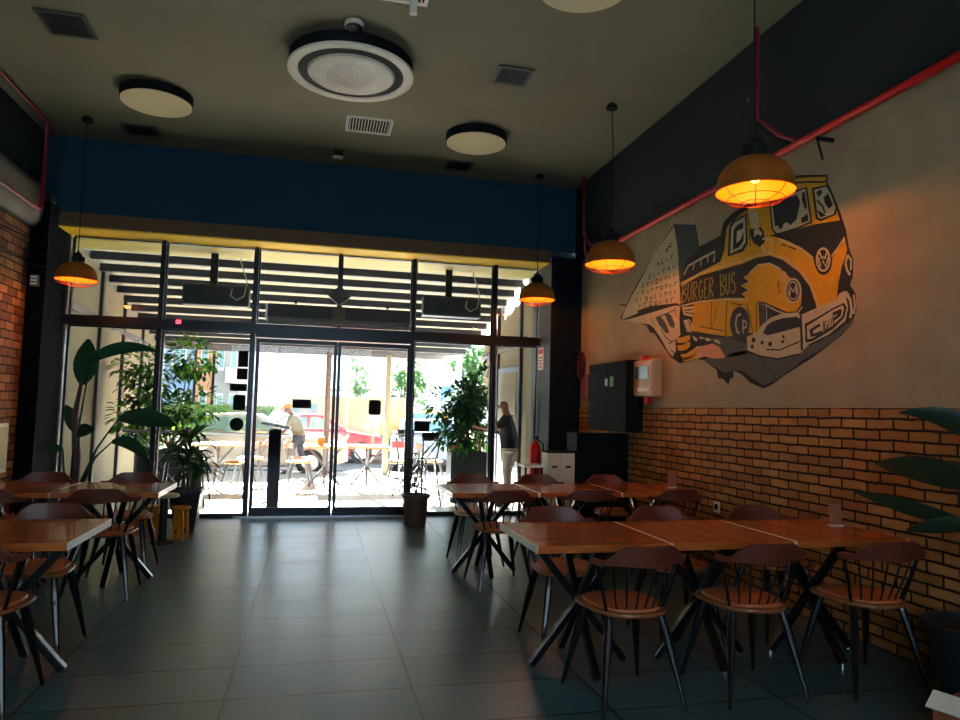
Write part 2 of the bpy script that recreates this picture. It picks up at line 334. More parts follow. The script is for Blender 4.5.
# ------------------------------------------------------------------ mural on the plaster wall
MURAL = '''p|1|black|0|8.178,2.714 7.986,2.840 8.034,2.856 8.162,2.882 8.183,2.902 8.006,2.868 7.668,3.099 7.169,3.394 6.815,3.583 6.369,3.458 6.297,3.216 6.101,3.225 5.914,3.240 5.858,3.359 5.705,3.404 5.497,3.424 5.209,3.444 4.967,3.473 4.920,3.497 4.704,3.437 4.474,3.361 4.468,3.297 4.407,3.175 4.341,3.025 4.293,2.900 4.260,2.744 4.223,2.651 4.228,2.530 4.258,2.475 4.205,2.406 4.198,2.285 4.241,2.194 4.357,2.110 4.648,1.978 4.963,1.864 5.134,1.788 5.268,1.752 5.456,1.810 5.580,1.889 5.708,1.928 5.698,1.873 5.762,1.851 5.783,1.802 5.870,1.858 5.954,1.868 5.982,1.949 6.206,2.056 6.343,2.078 6.674,2.054 6.866,2.131 7.038,2.261 7.251,2.432 7.357,2.450 7.442,2.541 7.795,2.634;p|2|grey|0|6.354,2.076 6.093,2.072 5.832,2.050 5.726,2.091 5.491,2.103 5.427,2.059 5.069,2.002 4.799,2.048 4.600,2.091 4.414,2.139 4.239,2.224 4.222,2.206 4.415,2.082 4.775,1.959 5.071,1.824 5.260,1.779 5.397,1.836 5.557,1.917 5.709,1.933 5.832,1.914 5.971,1.963 6.251,2.076;p|2|grey|0|6.334,2.292 5.726,2.229 5.507,2.153 5.491,2.074 5.832,2.048 6.016,2.219;p|2|cream|0|8.119,2.715 7.949,2.881 7.624,3.096 7.219,3.371 6.809,3.560 6.726,3.277 6.697,3.000 6.668,2.673 6.753,2.707 7.121,2.738 7.488,2.731 7.819,2.708 8.045,2.696;p|2|cream|0|8.030,2.676 7.750,2.675 7.120,2.681 6.785,2.684 6.668,2.663 6.688,2.542 6.666,2.354 6.770,2.310 6.759,2.189 6.833,2.132 6.933,2.202 7.070,2.338 7.260,2.494 7.359,2.545 7.749,2.614;p|3|black|0|7.684,2.749 7.362,2.758 7.092,2.734 7.132,2.689 7.424,2.693 7.650,2.699;p|3|slate|0|7.226,2.610 7.120,2.619 6.992,2.525 6.901,2.405 6.968,2.401 7.130,2.513;p|3|slate|0|7.016,2.634 6.870,2.598 6.783,2.487 6.793,2.442 6.880,2.463 6.959,2.549;p|2|slate|0|6.782,3.564 6.381,3.451 6.313,3.191 6.553,3.119 6.670,2.914 6.703,3.136;s|3|black|0.02|6.988,3.344 6.980,3.312;s|3|black|0.014|6.988,3.344 6.938,3.342;s|3|black|0.014|6.943,3.340 6.937,3.308;s|3|black|0.014|6.988,3.314 6.943,3.309;s|3|black|0.02|6.945,3.361 6.937,3.332;s|3|black|0.014|6.945,3.361 6.895,3.358;s|3|black|0.02|6.903,3.387 6.894,3.343;s|3|black|0.014|6.903,3.387 6.853,3.384;s|3|black|0.014|6.902,3.345 6.858,3.340;s|3|black|0.02|7.188,3.224 7.179,3.192;s|3|black|0.014|7.188,3.224 7.135,3.222;s|3|black|0.014|7.141,3.220 7.135,3.188;s|3|black|0.02|7.077,3.237 7.068,3.191;s|3|black|0.014|7.076,3.193 7.030,3.189;s|3|black|0.02|6.968,3.237 6.959,3.203;s|3|black|0.02|6.862,3.249 6.854,3.203;s|3|black|0.014|6.862,3.249 6.813,3.247;s|3|black|0.02|7.394,3.120 7.384,3.080;s|3|black|0.014|7.394,3.120 7.338,3.119;s|3|black|0.014|7.393,3.082 7.344,3.079;s|3|black|0.02|7.275,3.128 7.265,3.078;s|3|black|0.02|7.159,3.129 7.149,3.081;s|3|black|0.02|7.046,3.127 7.037,3.088;s|3|black|0.014|7.046,3.127 6.995,3.125;s|3|black|0.02|6.936,3.125 6.928,3.095;s|3|black|0.014|6.936,3.125 6.886,3.123;s|3|black|0.014|6.936,3.096 6.891,3.093;s|3|black|0.02|6.829,3.126 6.821,3.098;s|3|black|0.014|6.786,3.123 6.780,3.095;s|3|black|0.02|7.555,3.048 7.545,3.008;s|3|black|0.014|7.555,3.048 7.497,3.047;s|3|black|0.014|7.555,3.010 7.503,3.007;s|3|black|0.02|7.440,3.044 7.430,3.006;s|3|black|0.014|7.440,3.044 7.384,3.043;s|3|black|0.014|7.440,3.008 7.390,3.005;s|3|black|0.02|7.329,3.041 7.319,3.004;s|3|black|0.014|7.280,3.038 7.273,3.002;s|3|black|0.02|7.220,3.044 7.210,2.996;s|3|black|0.014|7.220,3.044 7.166,3.043;s|3|black|0.014|7.172,3.041 7.166,2.996;s|3|black|0.014|7.219,2.997 7.172,2.995;s|3|black|0.02|7.114,3.040 7.105,2.995;s|3|black|0.014|7.068,3.037 7.061,2.994;s|3|black|0.02|7.011,3.030 7.002,2.999;s|3|black|0.014|7.011,3.030 6.960,3.029;s|3|black|0.014|6.965,3.027 6.959,2.997;s|3|black|0.02|6.910,3.035 6.901,2.989;s|3|black|0.02|6.812,3.023 6.804,2.996;s|3|black|0.014|6.812,3.023 6.764,3.022;s|3|black|0.02|7.685,2.977 7.674,2.939;s|3|black|0.02|7.562,2.970 7.552,2.934;s|3|black|0.014|7.562,2.970 7.504,2.969;s|3|black|0.014|7.561,2.936 7.510,2.933;s|3|black|0.02|7.443,2.964 7.433,2.927;s|3|black|0.014|7.392,2.962 7.386,2.926;s|3|black|0.014|7.442,2.929 7.392,2.927;s|3|black|0.02|7.327,2.954 7.317,2.926;s|3|black|0.014|7.327,2.954 7.272,2.954;s|3|black|0.02|7.214,2.951 7.205,2.917;s|3|black|0.014|7.214,2.951 7.160,2.951;s|3|black|0.02|7.104,2.945 7.095,2.913;s|3|black|0.014|7.104,2.945 7.052,2.944;s|3|black|0.014|7.058,2.942 7.052,2.911;s|3|black|0.014|7.104,2.914 7.058,2.912;s|3|black|0.02|6.998,2.944 6.989,2.902;s|3|black|0.014|6.998,2.944 6.947,2.944;s|3|black|0.014|6.952,2.942 6.946,2.902;s|3|black|0.02|6.893,2.934 6.885,2.902;s|3|black|0.014|6.849,2.932 6.844,2.900;s|3|black|0.02|6.792,2.934 6.784,2.892;s|3|black|0.014|6.792,2.934 6.744,2.934;s|3|black|0.02|7.728,2.891 7.718,2.856;s|3|black|0.014|7.728,2.891 7.668,2.891;s|3|black|0.014|7.675,2.889 7.667,2.854;s|3|black|0.02|7.600,2.885 7.589,2.850;s|3|black|0.02|7.474,2.877 7.464,2.848;s|3|black|0.014|7.474,2.877 7.417,2.877;s|3|black|0.014|7.424,2.875 7.417,2.845;s|3|black|0.014|7.474,2.849 7.423,2.847;s|3|black|0.02|7.353,2.873 7.343,2.840;s|3|black|0.014|7.304,2.871 7.297,2.838;s|3|black|0.014|7.352,2.842 7.303,2.840;s|3|black|0.02|7.235,2.876 7.225,2.827;s|3|black|0.02|7.120,2.870 7.111,2.823;s|3|black|0.02|7.008,2.860 7.000,2.822;s|3|black|0.014|7.008,2.860 6.958,2.860;s|3|black|0.014|6.963,2.858 6.957,2.822;s|3|black|0.02|6.900,2.859 6.891,2.813;s|3|black|0.014|6.856,2.858 6.850,2.814;s|3|black|0.02|6.794,2.853 6.786,2.810;s|3|black|0.02|7.643,2.822 7.632,2.778;s|3|black|0.014|7.590,2.821 7.583,2.778;s|3|black|0.02|7.503,2.817 7.492,2.766;s|3|black|0.014|7.503,2.817 7.446,2.818;s|3|black|0.02|7.367,2.805 7.357,2.762;s|3|black|0.014|7.367,2.805 7.312,2.806;s|3|black|0.014|7.367,2.763 7.317,2.762;s|3|black|0.02|7.236,2.801 7.227,2.751;s|3|black|0.014|7.189,2.799 7.182,2.753;s|3|black|0.014|7.236,2.752 7.188,2.751;s|3|black|0.02|7.109,2.789 7.100,2.748;s|3|black|0.02|6.986,2.777 6.977,2.745;s|3|black|0.014|6.986,2.777 6.936,2.777;s|3|black|0.014|6.986,2.747 6.941,2.746;s|3|black|0.02|6.867,2.776 6.858,2.731;s|3|black|0.014|6.867,2.776 6.818,2.777;s|3|black|0.014|7.178,2.604 6.784,2.636;s|3|black|0.014|7.002,2.374 6.835,2.289;s|3|black|0.014|6.917,2.283 6.781,2.311;s|3|black|0.014|7.089,2.466 6.990,2.364;s|3|black|0.014|7.329,2.623 7.267,2.529;s|3|black|0.014|6.784,2.663 6.751,2.550;s|3|black|0.014|6.861,2.210 6.780,2.164;p|2|cream|0|6.639,2.646 6.377,2.620 6.356,2.562 6.419,2.514 6.594,2.559;p|2|cream|0|6.602,2.502 6.484,2.499 6.419,2.435 6.440,2.358 6.548,2.381;s|3|black|0.014|6.594,2.605 6.420,2.593;s|3|black|0.014|6.572,2.579 6.377,2.542;s|3|black|0.014|6.549,2.473 6.557,2.405 6.505,2.388;s|3|black|0.014|6.483,2.465 6.461,2.372;s|3|black|0.014|6.514,2.487 6.453,2.439;p|3|yellow|0|6.751,2.332 6.637,2.326 6.526,2.333 6.461,2.327 6.474,2.283 6.548,2.271 6.636,2.266 6.723,2.278;p|3|yellow|0|6.737,2.249 6.623,2.244 6.513,2.270 6.461,2.259 6.473,2.215 6.534,2.190 6.622,2.184 6.709,2.195;p|3|yellow|0|6.658,2.150 6.547,2.146 6.439,2.174 6.334,2.203 6.346,2.160 6.460,2.095 6.546,2.087 6.631,2.097;p|3|yellow|0|6.644,2.114 6.511,2.109 6.354,2.149 6.354,2.083 6.590,2.065;p|3|peach|0|6.354,2.205 6.191,2.202 6.055,2.212 5.934,2.169 5.868,2.106 5.832,2.054 6.035,2.061 6.191,2.094 6.354,2.076;p|3|cream|0|6.418,2.322 6.334,2.287 6.326,2.251 6.397,2.275;p|3|cream|0|6.192,2.278 6.101,2.265 6.074,2.235 6.164,2.243;p|3|cream|0|6.024,2.251 5.923,2.221 5.912,2.188 6.009,2.218;p|3|cream|0|6.293,2.299 6.212,2.287 6.220,2.270 6.285,2.278;p|3|yellow|0|6.659,2.889 6.284,2.951 5.914,2.984 5.847,3.089 5.814,3.283 5.726,3.334 5.498,3.372 5.119,3.403 4.946,3.421 4.916,3.468 4.704,3.413 4.489,3.350 4.486,3.298 4.421,3.169 4.349,2.982 4.307,2.861 4.280,2.736 4.342,2.576 4.379,2.421 4.421,2.340 4.498,2.320 4.621,2.301 4.718,2.329 4.958,2.278 5.311,2.232 5.503,2.258 5.788,2.250 6.441,2.372 6.390,2.651 6.658,2.690;s|3|cream|0.03|6.598,2.982 6.511,3.060 6.284,3.084 6.012,3.103 6.029,3.004;s|3|cream|0.022|6.393,3.071 6.412,2.999;s|3|cream|0.022|6.253,3.084 6.265,3.012;s|3|cream|0.022|6.130,3.092 6.142,3.021;s|4|black|0.018|5.164,3.425 4.946,3.438 4.704,3.378 4.489,3.309;s|4|black|0.022|5.858,3.262 5.814,3.315 5.498,3.384 5.210,3.409;p|4|black|0|6.659,2.868 6.284,2.917 5.869,2.904 5.550,2.894 5.354,2.905 5.168,2.886 4.995,2.810 4.792,2.666 4.677,2.534 4.612,2.393 4.588,2.302 4.757,2.323 4.958,2.305 5.218,2.303 5.310,2.284 5.328,2.514 5.226,2.488 5.084,2.428 4.949,2.370 4.835,2.360 4.779,2.412 4.770,2.496 4.817,2.579 4.913,2.650 5.017,2.731 5.169,2.812 5.330,2.829 5.451,2.790 5.541,2.764 5.461,2.714 5.582,2.698 5.471,2.637 5.577,2.618 5.492,2.568 5.814,2.618 6.283,2.662 6.644,2.673;s|5|cream|0.016|6.660,2.904 6.284,2.940 5.869,2.930 5.550,2.916 5.353,2.923 5.168,2.904 4.986,2.825 4.784,2.680 4.662,2.542 4.597,2.404 4.570,2.304;s|5|cream|0.02|6.644,2.659 6.283,2.649 5.814,2.605 5.482,2.549 5.562,2.616 5.462,2.636 5.571,2.691 5.451,2.709 5.531,2.763;s|5|cream|0.016|5.451,2.790 5.330,2.835 5.169,2.817 5.017,2.736;s|5|cream|0.016|5.300,2.487 5.217,2.463 5.084,2.399 4.949,2.348 4.827,2.338 4.764,2.388;s|6|olive|0.024|6.633,2.694 6.609,2.883 6.559,2.871 6.548,2.833 6.613,2.792;s|6|olive|0.024|6.613,2.792 6.549,2.766 6.559,2.705 6.633,2.694;s|6|olive|0.024|6.501,2.878 6.516,2.736 6.491,2.686 6.457,2.713 6.434,2.875;s|6|olive|0.024|6.410,2.682 6.396,2.874 6.348,2.862 6.337,2.813 6.396,2.778 6.337,2.678;s|6|olive|0.024|6.231,2.838 6.264,2.868 6.296,2.792 6.293,2.705 6.263,2.674 6.232,2.702 6.231,2.760 6.262,2.761;s|6|olive|0.024|6.137,2.863 6.191,2.855 6.195,2.671 6.135,2.673;s|6|olive|0.024|6.192,2.768 6.149,2.769;s|6|olive|0.024|6.099,2.665 6.098,2.861 6.054,2.849 6.040,2.800 6.092,2.763 6.032,2.662;s|6|olive|0.024|5.906,2.655 5.913,2.853 5.870,2.842 5.856,2.801 5.903,2.758;s|6|olive|0.024|5.903,2.758 5.848,2.731 5.847,2.668 5.906,2.655;s|6|olive|0.024|5.824,2.850 5.816,2.700 5.790,2.649 5.765,2.677 5.768,2.847;s|6|olive|0.024|5.679,2.813 5.708,2.845 5.729,2.805 5.718,2.761 5.678,2.727 5.666,2.672 5.693,2.644 5.725,2.669;p|4|black|0|5.792,3.007 5.770,3.288 5.716,3.331 5.498,3.341 5.474,3.061 5.550,3.002;p|5|cream|0|5.754,3.024 5.732,3.269 5.684,3.304 5.518,3.316 5.509,3.081 5.580,3.036;p|6|black|0|5.706,3.051 5.695,3.237 5.642,3.268 5.549,3.275 5.544,3.215 5.642,3.212 5.653,3.102 5.590,3.119 5.539,3.183 5.539,3.100 5.611,3.055;p|4|cream|0|5.463,3.332 5.423,3.351 5.360,3.334 5.323,3.249 5.314,3.172 5.361,3.166 5.424,3.212;p|4|black|0|5.449,3.191 5.352,3.158 5.295,3.167 5.249,3.112 5.231,3.019 5.306,2.987 5.391,3.042 5.439,3.113;p|5|cream|0|5.390,3.156 5.328,3.161 5.272,3.108 5.277,3.080 5.343,3.114 5.381,3.093;s|5|cream|0.024|5.268,3.054 5.145,3.014 5.132,2.925 5.186,2.902 5.250,2.945 5.277,3.001;s|4|black|0.016|5.498,3.372 5.459,3.209 5.440,3.023;p|4|black|0|5.174,3.346 4.947,3.359 4.697,3.338 4.640,3.033 4.787,3.025 5.078,3.038 5.140,3.099;p|5|cream|0|5.151,3.328 4.947,3.337 4.717,3.327 4.663,3.049 4.795,3.040 5.065,3.052 5.118,3.099;p|6|black|0|5.125,3.309 4.947,3.320 4.816,3.308 4.777,3.239 4.797,3.177 4.826,3.103 4.900,3.078 4.928,3.108 4.983,3.116 5.000,3.078 5.035,3.078 5.056,3.118 5.095,3.117;p|6|black|0|4.752,3.306 4.721,3.302 4.699,3.177 4.715,3.154 4.761,3.248;p|6|black|0|4.770,3.102 4.731,3.110 4.692,3.121 4.682,3.059 4.763,3.059;p|4|black|0|4.644,3.310 4.476,3.284 4.420,3.200 4.367,3.083 4.389,3.025 4.552,3.020 4.603,3.054;p|5|cream|0|4.614,3.285 4.483,3.271 4.435,3.194 4.388,3.083 4.409,3.038 4.551,3.038 4.580,3.064;p|6|black|0|4.592,3.262 4.537,3.267 4.527,3.232 4.571,3.214;p|6|black|0|4.513,3.197 4.462,3.213 4.415,3.106 4.457,3.093 4.499,3.146;p|6|black|0|4.587,3.118 4.529,3.082 4.486,3.044 4.551,3.051;s|6|black|0.018|4.586,3.197 4.521,3.126 4.500,3.068;p|4|black|0|5.176,3.062 4.950,3.035 4.633,3.015 4.332,2.972 4.297,2.852 4.332,2.785 4.393,2.749 4.450,2.685 4.493,2.630 4.572,2.650 4.623,2.702 4.637,2.763 4.773,2.867 4.984,2.982;s|5|cream|0.018|5.053,3.003 4.789,2.865 4.644,2.759;s|5|cream|0.018|4.301,2.835 4.380,2.763 4.442,2.721;s|5|black|0.014|5.014,2.949 4.951,2.918;s|5|black|0.014|4.926,2.907 4.829,2.863;p|5|black|0|4.429,2.691 4.432,2.667 4.439,2.645 4.450,2.626 4.466,2.611 4.484,2.601 4.504,2.596 4.526,2.598 4.547,2.604 4.568,2.617 4.586,2.634 4.601,2.655 4.613,2.679 4.620,2.705 4.622,2.731 4.619,2.756 4.612,2.778 4.599,2.798 4.583,2.812 4.565,2.822 4.544,2.825 4.522,2.823 4.501,2.816 4.481,2.803 4.463,2.785 4.448,2.764 4.437,2.741 4.431,2.716;p|6|cream|0|4.446,2.699 4.448,2.679 4.454,2.660 4.464,2.644 4.476,2.632 4.491,2.624 4.508,2.620 4.525,2.621 4.543,2.626 4.559,2.637 4.574,2.651 4.587,2.669 4.596,2.689 4.602,2.710 4.604,2.732 4.601,2.753 4.595,2.772 4.585,2.788 4.572,2.801 4.557,2.809 4.540,2.812 4.522,2.810 4.505,2.804 4.488,2.793 4.474,2.779 4.462,2.761 4.453,2.742 4.448,2.721;p|7|black|0|4.464,2.703 4.465,2.686 4.470,2.671 4.477,2.658 4.487,2.648 4.499,2.641 4.511,2.638 4.525,2.639 4.538,2.643 4.551,2.651 4.563,2.663 4.572,2.677 4.580,2.693 4.584,2.711 4.585,2.728 4.583,2.745 4.579,2.761 4.571,2.774 4.561,2.784 4.549,2.791 4.536,2.794 4.523,2.792 4.509,2.788 4.496,2.779 4.485,2.767 4.476,2.753 4.469,2.737 4.465,2.720;s|8|cream|0.022|4.563,2.781 4.534,2.725 4.520,2.738 4.506,2.719 4.480,2.765;s|8|cream|0.022|4.578,2.745 4.553,2.662 4.524,2.708 4.496,2.651 4.467,2.722;p|7|cream|0|4.770,2.517 4.773,2.495 4.780,2.475 4.792,2.457 4.808,2.443 4.827,2.434 4.848,2.430 4.870,2.430 4.893,2.436 4.914,2.447 4.934,2.462 4.950,2.481 4.962,2.503 4.970,2.526 4.972,2.550 4.969,2.573 4.961,2.594 4.949,2.612 4.932,2.625 4.912,2.634 4.891,2.638 4.868,2.637 4.846,2.630 4.825,2.619 4.806,2.603 4.791,2.584 4.779,2.563 4.772,2.540;p|8|black|0|4.790,2.520 4.792,2.502 4.798,2.484 4.807,2.470 4.820,2.458 4.835,2.450 4.852,2.446 4.870,2.446 4.888,2.451 4.905,2.460 4.921,2.473 4.934,2.489 4.943,2.507 4.949,2.527 4.951,2.547 4.949,2.566 4.943,2.583 4.932,2.598 4.919,2.610 4.904,2.618 4.886,2.621 4.868,2.620 4.850,2.615 4.833,2.605 4.818,2.593 4.806,2.577 4.797,2.559 4.791,2.540;s|9|cream|0.012|4.809,2.524 4.811,2.508 4.816,2.494 4.823,2.482 4.832,2.472 4.844,2.466 4.857,2.462 4.870,2.463 4.884,2.467 4.896,2.474 4.908,2.484 4.917,2.497 4.925,2.511 4.929,2.527 4.930,2.543 4.929,2.559 4.924,2.573 4.916,2.585 4.907,2.595 4.895,2.602 4.882,2.605 4.868,2.604 4.855,2.600 4.842,2.592 4.831,2.582 4.822,2.569 4.815,2.555 4.811,2.539 4.809,2.524;s|9|cream|0.028|4.914,2.502 4.897,2.565 4.865,2.522 4.841,2.572 4.825,2.499;s|6|cream|0.02|4.954,2.663 4.955,2.655 4.958,2.647 4.963,2.641 4.969,2.635 4.976,2.632 4.984,2.631 4.992,2.631 5.001,2.634 5.009,2.638 5.016,2.644 5.022,2.651 5.026,2.659 5.029,2.668 5.030,2.677 5.029,2.686 5.026,2.693 5.021,2.700 5.015,2.705 5.008,2.708 5.000,2.710 4.991,2.709 4.983,2.706 4.975,2.702 4.968,2.696 4.962,2.689 4.958,2.681 4.955,2.672 4.954,2.663;s|6|cream|0.014|5.009,2.684 4.992,2.653 4.975,2.684;s|5|black|0.014|5.060,2.649 5.040,2.539;s|5|black|0.014|6.064,2.623 6.075,2.360 6.006,2.433 5.983,2.559;s|5|black|0.018|5.793,2.589 5.815,2.504 5.826,2.260;s|5|black|0.012|6.282,2.399 5.870,2.315;s|5|black|0.012|5.728,2.555 5.552,2.511;s|5|black|0.014|5.502,2.522 5.443,2.394 5.415,2.258;p|5|black|0|5.449,2.335 5.452,2.303 5.463,2.272 5.481,2.246 5.505,2.225 5.533,2.210 5.565,2.202 5.599,2.201 5.633,2.208 5.666,2.222 5.696,2.244 5.721,2.271 5.740,2.302 5.751,2.336 5.755,2.371 5.751,2.405 5.739,2.437 5.720,2.464 5.695,2.485 5.665,2.499 5.632,2.506 5.598,2.505 5.564,2.497 5.532,2.481 5.504,2.459 5.480,2.432 5.463,2.402 5.452,2.369;s|6|cream|0.03|5.583,2.436 5.644,2.426 5.665,2.361 5.645,2.282 5.604,2.262;s|6|cream|0.02|5.552,2.378 5.553,2.257;s|6|cream|0.02|5.552,2.372 5.503,2.354 5.498,2.311 5.543,2.304;s|6|black|0.014|5.356,2.515 5.358,2.252;p|5|slate|0|5.309,2.500 5.226,2.476 5.236,2.311 5.310,2.296;s|6|cream|0.012|5.217,2.475 5.209,2.313;p|6|cream|0|5.503,2.216 5.358,2.243 5.292,2.294 5.164,2.348 4.999,2.366 4.827,2.349 4.772,2.325 4.569,2.361 4.427,2.381 4.299,2.401 4.274,2.319 4.302,2.221 4.466,2.140 4.684,2.084 4.800,2.015 5.067,1.996 5.312,2.035 5.494,2.096;p|7|black|0|5.265,2.227 5.218,2.286 5.129,2.315 4.991,2.326 4.828,2.316 4.789,2.290 4.781,2.231 4.959,2.218 5.197,2.203;p|7|black|0|4.729,2.099 4.735,2.247 4.607,2.278 4.428,2.331 4.313,2.354 4.287,2.316 4.315,2.242 4.430,2.172 4.646,2.102;p|8|cream|0|4.706,2.123 4.712,2.228 4.599,2.262 4.428,2.316 4.326,2.337 4.314,2.310 4.334,2.254 4.444,2.193 4.646,2.127;p|9|black|0|4.682,2.194 4.571,2.233 4.557,2.211 4.645,2.184 4.638,2.158 4.543,2.174 4.543,2.148 4.668,2.135;p|9|black|0|4.428,2.296 4.347,2.315 4.334,2.298 4.348,2.261 4.430,2.226 4.429,2.251 4.374,2.279 4.429,2.271;s|9|black|0.012|4.527,2.243 4.522,2.151;s|9|black|0.012|4.429,2.271 4.416,2.190;s|9|black|0.014|4.490,2.234 4.507,2.239 4.518,2.208 4.513,2.179 4.497,2.173 4.484,2.188 4.487,2.208 4.501,2.203;s|9|black|0.014|4.467,2.182 4.475,2.250 4.438,2.191 4.448,2.258;p|7|black|0|4.796,2.334 4.772,2.325 4.753,2.043 4.784,2.040;s|8|cream|0.03|4.749,2.322 4.745,2.053;p|8|black|0|5.368,2.179 5.373,2.166 5.387,2.159 5.405,2.161 5.420,2.171 5.425,2.185 5.419,2.198 5.405,2.205 5.387,2.203 5.373,2.193;p|8|black|0|5.251,2.146 5.256,2.135 5.267,2.129 5.282,2.130 5.293,2.138 5.297,2.150 5.293,2.160 5.281,2.166 5.267,2.165 5.256,2.157;p|8|black|0|5.139,2.124 5.145,2.112 5.158,2.105 5.174,2.106 5.188,2.115 5.193,2.129 5.187,2.142 5.174,2.148 5.157,2.147 5.144,2.138;p|8|black|0|4.976,2.170 4.979,2.162 4.988,2.158 4.998,2.159 5.006,2.165 5.010,2.174 5.006,2.182 4.998,2.186 4.987,2.185 4.979,2.179;p|8|black|0|4.985,2.130 4.988,2.122 4.996,2.117 5.007,2.118 5.015,2.124 5.018,2.133 5.015,2.141 5.007,2.146 4.996,2.145 4.988,2.139;p|8|black|0|5.392,2.123 5.396,2.112 5.408,2.106 5.423,2.107 5.435,2.115 5.440,2.127 5.435,2.138 5.423,2.144 5.408,2.143 5.396,2.135;s|7|black|0.014|5.220,2.086 5.045,2.066 4.799,2.113;s|7|black|0.016|5.503,2.222 5.494,2.096 5.312,2.035 5.067,1.993 4.800,2.015;p|4|black|0|4.273,2.750 4.232,2.653 4.235,2.532 4.258,2.473 4.308,2.427 4.386,2.405 4.370,2.507 4.335,2.624 4.294,2.690;s|5|cream|0.024|4.274,2.698 4.295,2.641 4.282,2.589 4.251,2.547;s|5|cream|0.02|4.274,2.698 4.242,2.655 4.243,2.582;s|5|cream|0.03|4.298,2.430 4.254,2.365 4.242,2.291 4.256,2.235;s|5|cream|0.022|4.221,2.399 4.210,2.310 4.224,2.259;p|7|cream|0|4.400,2.377 4.358,2.430 4.298,2.440 4.260,2.410 4.279,2.388 4.339,2.378'''
mc = {'black': (24, 27, 27), 'yellow': (208, 156, 16), 'cream': (196, 184, 148), 'grey': (78, 84, 78), 'peach': (214, 152, 110), 'olive': (150, 136, 44), 'slate': (62, 70, 70)}
mnames = list(mc); mm = [mat('mural_'+q, mc[q], .85, noise=.08, nscale=14) for q in mnames]
mb = MB()
for rec in MURAL.split(';'):
    t, L, col, w, pts = rec.split('|'); L = int(L); w = float(w)
    pts = [tuple(map(float, q.split(','))) for q in pts.split(' ')]
    mb.mi = mnames.index(col); x = XR-.0006*L-.0004
    if t == 'p':
        vs = [mb.bm.verts.new((x, a, z)) for a, z in pts]
        for q in tessellate_polygon([[Vector((a, z, 0)) for a, z in pts]]): mb._f([vs[i] for i in q])
    else:
        w *= .82
        m = len(pts); A = []; Bv = []
        for i in range(m):
            p = Vector(pts[i]); d = (Vector(pts[min(i+1, m-1)])-Vector(pts[max(i-1, 0)])); d = d.normalized() if d.length > 1e-6 else Vector((1, 0))
            nn = Vector((-d.y, d.x))*w/2
            A.append(mb.bm.verts.new((x, p.x+nn.x, p.y+nn.y))); Bv.append(mb.bm.verts.new((x, p.x-nn.x, p.y-nn.y)))
        for i in range(m-1): mb._f([A[i], A[i+1], Bv[i+1], Bv[i]])
for f in mb.bm.faces:
    f.normal_update()
    if f.normal.x > 0: f.normal_flip()
me = bpy.data.meshes.new('wall_mural'); mb.bm.to_mesh(me); mb.bm.free()
for q in mm: me.materials.append(q)
o = bpy.data.objects.new('wall_mural', me); C.objects.link(o)
tag(o, 'yellow and black painted mural of a van beside a building on the beige wall', 'mural')

